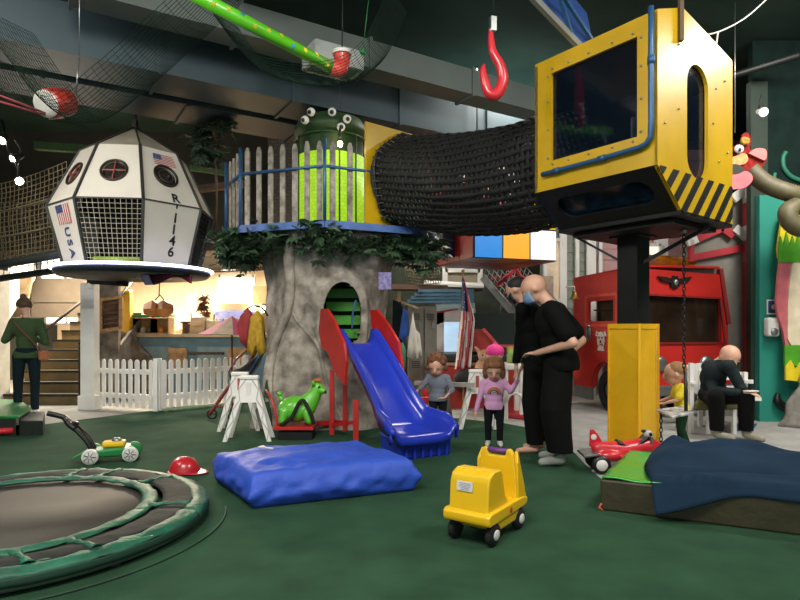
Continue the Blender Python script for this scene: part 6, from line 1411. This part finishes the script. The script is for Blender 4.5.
# ---------------------------------------------------------------- chain swing board and chains
t = thing('chain_swing', 'white patterned swing board hanging by a dark chain from the crane cab', 'swing', P(680, 412, 5.0))
def chain(par, px, ya, yb, Y, name='chain', r=.013, pitch=.036):
    a = P(px, ya, Y); b = P(px, yb, Y); n = int((a-b).length/pitch); mb = MB()
    for k in range(n):
        c_ = a.lerp(b, (k+.5)/n); ux = V((1, 0, 0)) if k % 2 else V((0, 1, 0)); mb.tube([c_+ux*r*math.cos(q)+UZ*pitch*.72*math.sin(q) for q in [2*PI*i/10 for i in range(10)]], .0045, 5, closed=True)
    return mb.build(name, m_black, par)
chain(t, 684, 231, 372, 5.0); mb = MB(); mb.cyl(P(685.5, 372, 5.0), P(686, 411, 5.0), .015, seg=10); mb.build('grip_sleeve', m_blk, t)
mb = MB(); c_ = P(678, 413, 5.0); mb.prism([P(656, 409, 5.1), P(672, 416.5, 4.8), P(697, 411, 4.95), P(682, 406, 5.25)], (0, 0, -.02)); mb.bevel(.004, 1); mb.build('board', mat('board_patterned', '#d0cfcb', .5, second='#222222', scale=14), t)
chain(t, 661, 405, 446, 5.12, r=.012)
mb = MB()
mb.ball(P(684, 231, 5.0), .025, 10); mb.build('shackle', m_steel, t)

# ---------------------------------------------------------------- white armchair
t = thing('armchair', 'white cottage armchair with an olive seat under the seated man', 'chair', G(718, 434))
YS = 6.75
def sp(x, y, d=0): return P(x, y, YS+d)
for (x, y0, y1, d, w_) in ((691, 363, 432, 0, .045), (708, 400, 430, -.05, .035), (734, 400, 428, -.05, .04), (700, 370, 425, .45, .045), (745, 372, 421, .45, .045)):
    mb = MB(); a = sp(x, y0, d); mb.bar(a, (a.x, a.y, 0), w_); mb.build('leg', m_white, t)
mb = MB(); mb.prism([sp(687, 365, .4), sp(702, 363, .45), sp(702, 396, .45), sp(687, 390, .4)], (0, .03, 0)); mb.prism([sp(702, 372, .5), sp(745, 372, .5), sp(745, 380, .5), sp(702, 380, .5)], (0, .03, 0)); mb.prism([sp(702, 386, .5), sp(745, 386, .5), sp(745, 392, .5), sp(702, 392, .5)], (0, .03, 0)); mb.build('backrest', m_white, t)
mb = MB(); mb.bar(sp(687, 381, .4), sp(694, 383, -.05), .05, .03); mb.build('armrest', m_white, t)
mb = MB(); mb.bar(sp(749, 381, .45), sp(749, 382, .2), .09, .035); mb.bar(sp(754, 398, .3), sp(757, 399, -.15), .09, .04); mb.build('armrest', m_white, t)
mb = MB(); mb.prism([sp(694, 402, -.08), sp(741, 401, -.08), sp(745, 394, .42), sp(700, 394, .42)], (0, 0, -.1)); mb.bevel(.02, 2); mb.build('seat', mat('seat_olive', '#57552f', .8), t)

# ---------------------------------------------------------------- people
def fig(base, ang, H_, J):      # J in metres for a body of height 1, x = right hand side of the body, y = forward
    c, s = math.cos(ang), math.sin(ang); o = {}
    for k, v in J.items(): o[k] = V((base[0]+(v[0]*c-v[1]*s)*H_, base[1]+(v[0]*s+v[1]*c)*H_, base[2]+v[2]*H_)) if k not in ('hdL', 'hdR', 'hr') else (V((v[0]*c-v[1]*s, v[0]*s+v[1]*c, v[2])) if k != 'hr' else V(v))
    return o
def facing(ang, dz=0): return V((-math.sin(ang), math.cos(ang), dz))
stand = dict(pelvis=(0, 0, .53), chest=(0, 0, .73), neck=(0, .0, .83), head=(0, .012, .925), shL=(-.105, 0, .79), shR=(.105, 0, .79), elL=(-.14, -.02, .61), elR=(.14, -.02, .61), wrL=(-.14, .05, .47), wrR=(.14, .05, .47),
  hipL=(-.052, 0, .51), hipR=(.052, 0, .51), knL=(-.06, .01, .28), knR=(.06, .01, .28), anL=(-.06, -.01, .045), anR=(.06, -.01, .045), toeL=(-.07, .085, .02), toeR=(.07, .085, .02), hr=(.105, 0, 0))
# woman at the stairs: back to the camera, looking down at a phone
b_ = G(26.5, 417); J = dict(stand); J.update(shL=(-.09, 0, .79), shR=(.09, 0, .79), head=(-.02, .035, .915), elL=(-.15, .0, .64), wrL=(-.10, .13, .69), elR=(.14, -.0, .62), wrR=(.03, .14, .66), hdL=(.4, .6, .5), hdR=(-.8, .5, .3), hr=(.105, 0, 0))
aw = R(28); wm = person('person', 'woman in green sweater and dark leggings standing at the stairs with her back turned', fig((b_.x, b_.y, 0), aw, 1.62, J), facing(aw+R(30), -.55), m_skinA, mat('sweater_green', '#3c4f33', .9, var=.1, bump=.3), mat('leggings', '#122024', .85), mat('hair_brown', '#4e3a28', .8, var=.2, scale=20), 'bun', 'long', m_white, .88, w=.86, pantsw=1.0)
mb = MB(); q = fig((b_.x, b_.y, 0), aw, 1.62, dict(a=(-.10, -.0, .815), b=(-.03, -.085, .72), c=(.07, -.095, .6), d=(.125, -.06, .53), e=(.06, .08, .72), f=(-.07, .06, .82)))
mb.tube(catmull([q['f'], q['a'], q['b'], q['c'], q['d']], 5), .011, 8); mb.build('bag_strap', mat('strap_brown', '#6a3226', .7), wm)
mb = MB(); mb.box(q['d']-UZ*.03, (.12, .07, .13), aw); mb.bevel(.02, 3); tag(mb.build('shoulder_bag', mat('bag_tan', '#98552e', .6)), 'small tan shoulder bag on the hip of the woman in green', 'bag')
J1 = fig((b_.x, b_.y, 0), aw, 1.62, J); mb = MB(); mb.box((J1['wrL']+J1['wrR'])/2+facing(aw)*.08+UZ*.05, (.07, .012, .14), aw); tag(mb.build('phone', m_blk), 'dark phone held by the woman in green', 'phone')

# couple in black: the one behind first
am = R(62)
b2 = V((1.30, 5.62, .007)); J = dict(stand); J.update(chest=(0, .03, .72), neck=(0, .065, .82), head=(.0, .11, .895), shL=(-.11, .045, .785), shR=(.11, .045, .785), elL=(-.15, .06, .62), wrL=(-.115, .16, .50), elR=(.12, .03, .62), wrR=(.10, .10, .48), hdL=(-.1, .4, -.9), hr=(.107, 0, 0))
J2 = fig(b2, am, 1.74, J); J2['elL'] = P(521, 333, 5.62); J2['wrL'] = P(516, 363, 5.74); J2['hdL'] = V((.05, .1, -1))
person('person', 'dark haired person in black clothes and black mask holding the hand of the girl', J2, facing(am, -.7), m_skinA, mat('black_shirt', '#080a09', .9), mat('black_pants', '#0a0c0b', .9), mat('hair_black', '#17120f', .7), 'short', 'long', None, 1.0, mask=m_blk, pantsw=1.35, w=1.0)
b3 = V((1.40, 5.20, .007)); am2 = R(68); J = dict(stand); J.update(pelvis=(0, -.01, .52), chest=(0, .03, .71), neck=(0, .05, .81), head=(.0, .125, .885), shL=(-.125, .02, .775), shR=(.125, .02, .775), elL=(-.19, -.09, .615), wrL=(-.09, .10, .56), elR=(.15, -.10, .62), wrR=(.12, .02, .50), hdL=(.6, .75, -.1), anR=(.06, .0, .045), toeR=(.075, .095, .02), hr=(.118, 0, 0), knL=(-.075, .01, .28), knR=(.075, .02, .28), anL=(-.075, -.02, .045), toeL=(-.09, .07, .02))
man = person('person', 'bald man in black t-shirt and loose black trousers with a blue mask, hand on hip', fig(b3, am2, 1.74, J), facing(am2+R(8), -.62), m_skinA, mat('black_tee', '#090b09', .9), mat('black_pants', ''), None, 'none', 'short', None, 1.05, mask=mat('mask_blue', '#6f8fae', .7), pantsw=1.8, w=1.12, socks=mat('sock_grey', '#8c908a', .9), cuff=.05)
# girl in pink
bg = G(494, 447); ag = R(172); kid = dict(pelvis=(0, 0, .46), chest=(0, .0, .63), neck=(0, .0, .745), head=(0, .03, .865), shL=(-.115, 0, .71), shR=(.115, 0, .71), elL=(-.17, .0, .57), elR=(.17, 0, .57), wrL=(-.17, .07, .44), wrR=(.17, .07, .44), hipL=(-.06, 0, .44), hipR=(.06, 0, .44), knL=(-.065, .01, .25), knR=(.065, .01, .25), anL=(-.065, -.01, .05), anR=(.065, -.01, .05), toeL=(-.075, .09, .03), toeR=(.075, .09, .03), hr=(.118, 0, 0))
J = dict(kid); J.update(elL=(-.20, .0, .70), wrL=(-.285, .02, .84), hdL=(-.3, 0, .9), elR=(.155, .03, .56), wrR=(.20, .06, .40), hdR=(.25, .2, -.9)); J['hr'] = (.108, 0, 0)
Jg = fig((bg.x, bg.y, .007), ag, .90, J); Jg['elL'] = P(511, 391, 5.9); Jg['wrL'] = P(518, 380, 5.84); Jg['hdL'] = V((.05, -.1, 1))
girl = person('person', 'toddler girl in pink rainbow sweater reaching one arm up to hold a hand', Jg, facing(ag, -.35), m_skinA, mat('pink_sweat', '#c795bd', .85, var=.08), mat('kid_black', '#14181a', .9), mat('hair_lightbrown', '#7d5234', .8, var=.25, scale=30), 'bob', 'long', m_white, .55, vox=.008, w=1.0, smile=True)
Jg = fig((bg.x, bg.y, .007), ag, .90, J); fwd = facing(ag); sd2 = V((math.cos(ag), math.sin(ag), 0))
for k, (r, c_) in enumerate(((.060, '#b5502c'), (.049, '#c8902c'), (.038, '#35404e'), (.027, '#a8a4b0'))):
    mb = MB(); c0 = Jg['chest']+fwd*.078+UZ*-.03
    pts = [c0+sd2*r*math.cos(PI*q/14)+UZ*(r*math.sin(PI*q/14))-fwd*(.5*(r*math.cos(PI*q/14))**2/.09) for q in range(15)]
    mb.tube(pts, .007, 6); mb.build('rainbow_band', mat('rb%d' % k, c_, .7), girl)
# boy in grey
bb0 = G(438, 434); ab = R(166); J = dict(kid); J.update(elR=(.19, .05, .60), wrR=(.29, .13, .50), hdR=(.8, .4, -.4), elL=(-.19, .02, .56), wrL=(-.11, .15, .47), hdL=(.9, .3, 0), neck=(.005, .01, .745), head=(.015, .035, .86)); J['hr'] = (.112, 0, 0)
person('person', 'curly haired toddler boy in grey shirt touching the slide', fig((bb0.x, bb0.y, .007), ab, .89, J), facing(ab, -.3), m_skinA, mat('grey_tee', '#6f7684', .85), mat('kid_dark', '#1c1f24', .9), mat('hair_auburn', '#6a4028', .8, var=.3, scale=30), 'curly', 'push', mat('boot_brown', '#4d3424', .7), .56, vox=.008, w=1.05, smile=True)
# child with pink hat behind
bc = V((P(497, 0, 7.3).x, 7.3, 0)); ac = R(110); J = dict(kid); J.update(pelvis=(0, -.0, .46)); J['hr'] = (.11, 0, 0)
ch_ = person('person', 'child in a bright pink hat half hidden behind the girl', fig(bc, ac, 1.0, J), facing(ac, -.3), m_skinA, mat('pale_top', '#a9a49a', .85), mat('kid_dark', ''), None, 'none', 'long', m_white, .6, vox=.01)
Jc = fig(bc, ac, 1.0, J); blob('hat', [('s', Jc['head']+UZ*.045, (.118, .118, .09)), ('c', Jc['head']+UZ*.1, Jc['head']+V((.0, .0, .15)), .03, .02)], .009, mat('hat_pink', '#e0358a', .7), ch_, 3)
# orange soft toy
t = thing('soft_toy', 'orange and cream soft toy on the red play car behind the children', 'soft toy', P(483, 372, 8.5))
c_ = P(483, 368, 8.45); blob('body', [('s', c_, (.12, .1, .13)), ('s', c_+V((.02, -.02, .18)), (.10, .09, .09)), ('c', c_+V((-.05, 0, .22)), c_+V((-.11, 0, .30)), .035, .02), ('c', c_+V((.08, 0, .22)), c_+V((.13, 0, .30)), .035, .02), ('c', c_+V((-.08, -.05, 0)), c_+V((-.16, -.08, -.1)), .04, .035)], .015, mat('toy_orange', '#a8622e', .85, var=.3, scale=9, second='#c9b09a'), t)
mb = MB(); mb.ball(c_+V((-.02, -.11, .19)), .012, 8); mb.ball(c_+V((.06, -.11, .19)), .012, 8); mb.build('eyes', m_blk, t)
mb = MB(); mb.ball(P(473, 378, 8.3), (.28, .16, .14), 16); tag(mb.build('black_beanbag', mat('bean_black', '#15171a', .8)), 'black rounded cushion beside the orange soft toy', 'cushion')
# toddler in yellow at the swing
bt = V((P(682, 0, 5.85).x, 5.85, 0)); at = R(75); J = dict(kid); J.update(chest=(0, .03, .64), neck=(0, .05, .75), head=(0, .08, .865), elL=(-.15, .08, .58), wrL=(-.11, .22, .53), elR=(.15, .08, .58), wrR=(.12, .22, .53), hdL=(0, 1, 0), hdR=(0, 1, 0), knL=(-.06, .02, .25), anL=(-.06, -.05, .05), toeL=(-.07, .04, .03)); J['hr'] = (.105, 0, 0)
person('person', 'toddler in yellow shirt and dark green trousers standing behind the swing board', fig(bt, at, .86, J), facing(at, -.15), m_skinA, mat('yellow_tee', '#cdb81c', .8), mat('green_pants', '#12301c', .85), mat('hair_sandy', '#8a6240', .8, var=.2, scale=30), 'short', 'short', mat('kid_green', '#123a20', .8), .55, vox=.008, shirtlen=.02)
# seated man
YM = 6.72
def jp(x, y, d=0): return P(x, y, YM+d)
Js = dict(pelvis=jp(712, 392, .12), chest=jp(714, 374, .0), neck=jp(722, 360, -.1), head=jp(730, 357, -.2), shL=jp(729, 366, -.28), shR=jp(708, 367, .12), elL=jp(741, 388, -.30), elR=jp(713, 390, -.12), wrL=jp(747, 392, -.42), wrR=jp(741, 393, -.42), hdL=(.3, -.8, -.1), hdR=(.5, -.7, .1),
  hipL=jp(720, 396, -.05), hipR=jp(708, 397, .12), knL=jp(746, 396, -.42), knR=jp(716, 397, -.42), anL=jp(746, 427, -.38), anR=jp(717, 428, -.36), toeL=jp(757, 433.5, -.5), toeR=jp(726, 434.5, -.5), hr=(.118, 0, 0))
for s in 'LR':
    Js['an'+s] = V((Js['an'+s].x, Js['an'+s].y, .07)); Js['toe'+s] = V((Js['an'+s].x+.10, Js['an'+s].y-.12, .03)); 
person('person', 'bald man in dark jacket and black mask sitting in the white armchair', Js, (.12, -.8, -.5), m_skinA, mat('jacket_slate', '#222b2d', .9, var=.15), mat('black_pants', ''), None, 'none', 'long', None, 1.0, mask=m_blk, hem=0, pantsw=1.25, w=1.05, socks=mat('sock_cream', '#8f8a7a', .9))
mb = MB(); c_ = jp(751, 391, -.5); mb.box(c_, (.14, .07, .012), .3); tag(mb.build('phone', m_white), 'pale phone in the hands of the seated man', 'phone')
# ---------------------------------------------------------------- lights, camera
def area(n, loc, tgt, size, power, col=(1, .95, .87), sy=None):
    l = bpy.data.lights.new(n, 'AREA'); l.energy = power; l.color = col; l.size = size; l.shape = 'RECTANGLE'; l.size_y = sy or size
    o = bpy.data.objects.new(n, l); COL.objects.link(o); o.location = loc; o.rotation_euler = (V(tgt)-V(loc)).to_track_quat('-Z', 'Y').to_euler(); return o
def point(n, loc, power, r=.05, col=(1, .9, .75)):
    l = bpy.data.lights.new(n, 'POINT'); l.energy = power; l.color = col; l.shadow_soft_size = r
    o = bpy.data.objects.new(n, l); COL.objects.link(o); o.location = loc; return o
def spot(n, loc, tgt, power, ang=70, r=.06, col=(1, .93, .82)):
    l = bpy.data.lights.new(n, 'SPOT'); l.energy = power; l.color = col; l.shadow_soft_size = r; l.spot_size = R(ang); l.spot_blend = .6
    o = bpy.data.objects.new(n, l); COL.objects.link(o); o.location = loc; o.rotation_euler = (V(tgt)-V(loc)).to_track_quat('-Z', 'Y').to_euler(); return o
area('hall_light', (-1, 1.0, 4.9), (-.5, 5, .5), 2.4, 300)
area('hall_light', (3.2, 2.6, 4.9), (3, 5.5, .5), 1.6, 140)
area('hall_light', (-4.4, 3.5, 4.9), (-4, 7, 1), 1.6, 180)
area('hall_light', (1.6, 9.2, 4.9), (1.5, 9.2, 0), 1.6, 300)
area('hall_light', (4.6, 5.2, 4.4), (4.6, 7.2, 0), 1.0, 120)
spot('capsule_spot', (-5.2, 4.6, 3.4), (-3.8, 7.0, 2.7), 160, 60)
spot('trunk_spot', (-.2, 3.4, 4.6), (-.9, 7, 1.2), 170, 50)
area('middle_fill', (.5, 9.5, 3.7), (.3, 9.8, 0), .7, 60)  # added fill hidden behind the net tunnel, brightens the dark middle of the hall
area('bar_light', (-4.6, 12.6, 2.65), (-4.6, 12.6, 0), 1.6, 800, (1, .82, .6), 1.2)
area('stair_fill', (-6.2, 10.6, 2.9), (-6.0, 9.5, 0), 1.0, 150, (1, .88, .72))  # extra fill aimed down the stairs to brighten them
point('hut_light', (-.86, 7.5, 3.15), 9, .06, (1, .95, .7))
w = bpy.data.worlds.new('World'); bpy.context.scene.world = w; w.use_nodes = True
w.node_tree.nodes['Background'].inputs[0].default_value = (.55, .62, .6, 1); w.node_tree.nodes['Background'].inputs[1].default_value = 1.0
cam = bpy.data.cameras.new('Camera'); co = bpy.data.objects.new('Camera', cam); COL.objects.link(co)
co.location = (0, 0, H); co.rotation_euler = (PI/2, 0, 0); cam.sensor_width = 36; cam.lens = F*36/800; cam.shift_y = (Y0-300)/800; cam.clip_end = 60
sc = bpy.context.scene; sc.camera = co
sc.view_settings.view_transform = 'Standard'; sc.view_settings.look = 'None'; sc.view_settings.gamma = 1; sc.view_settings.exposure = .6; sc.view_settings.use_curve_mapping = False
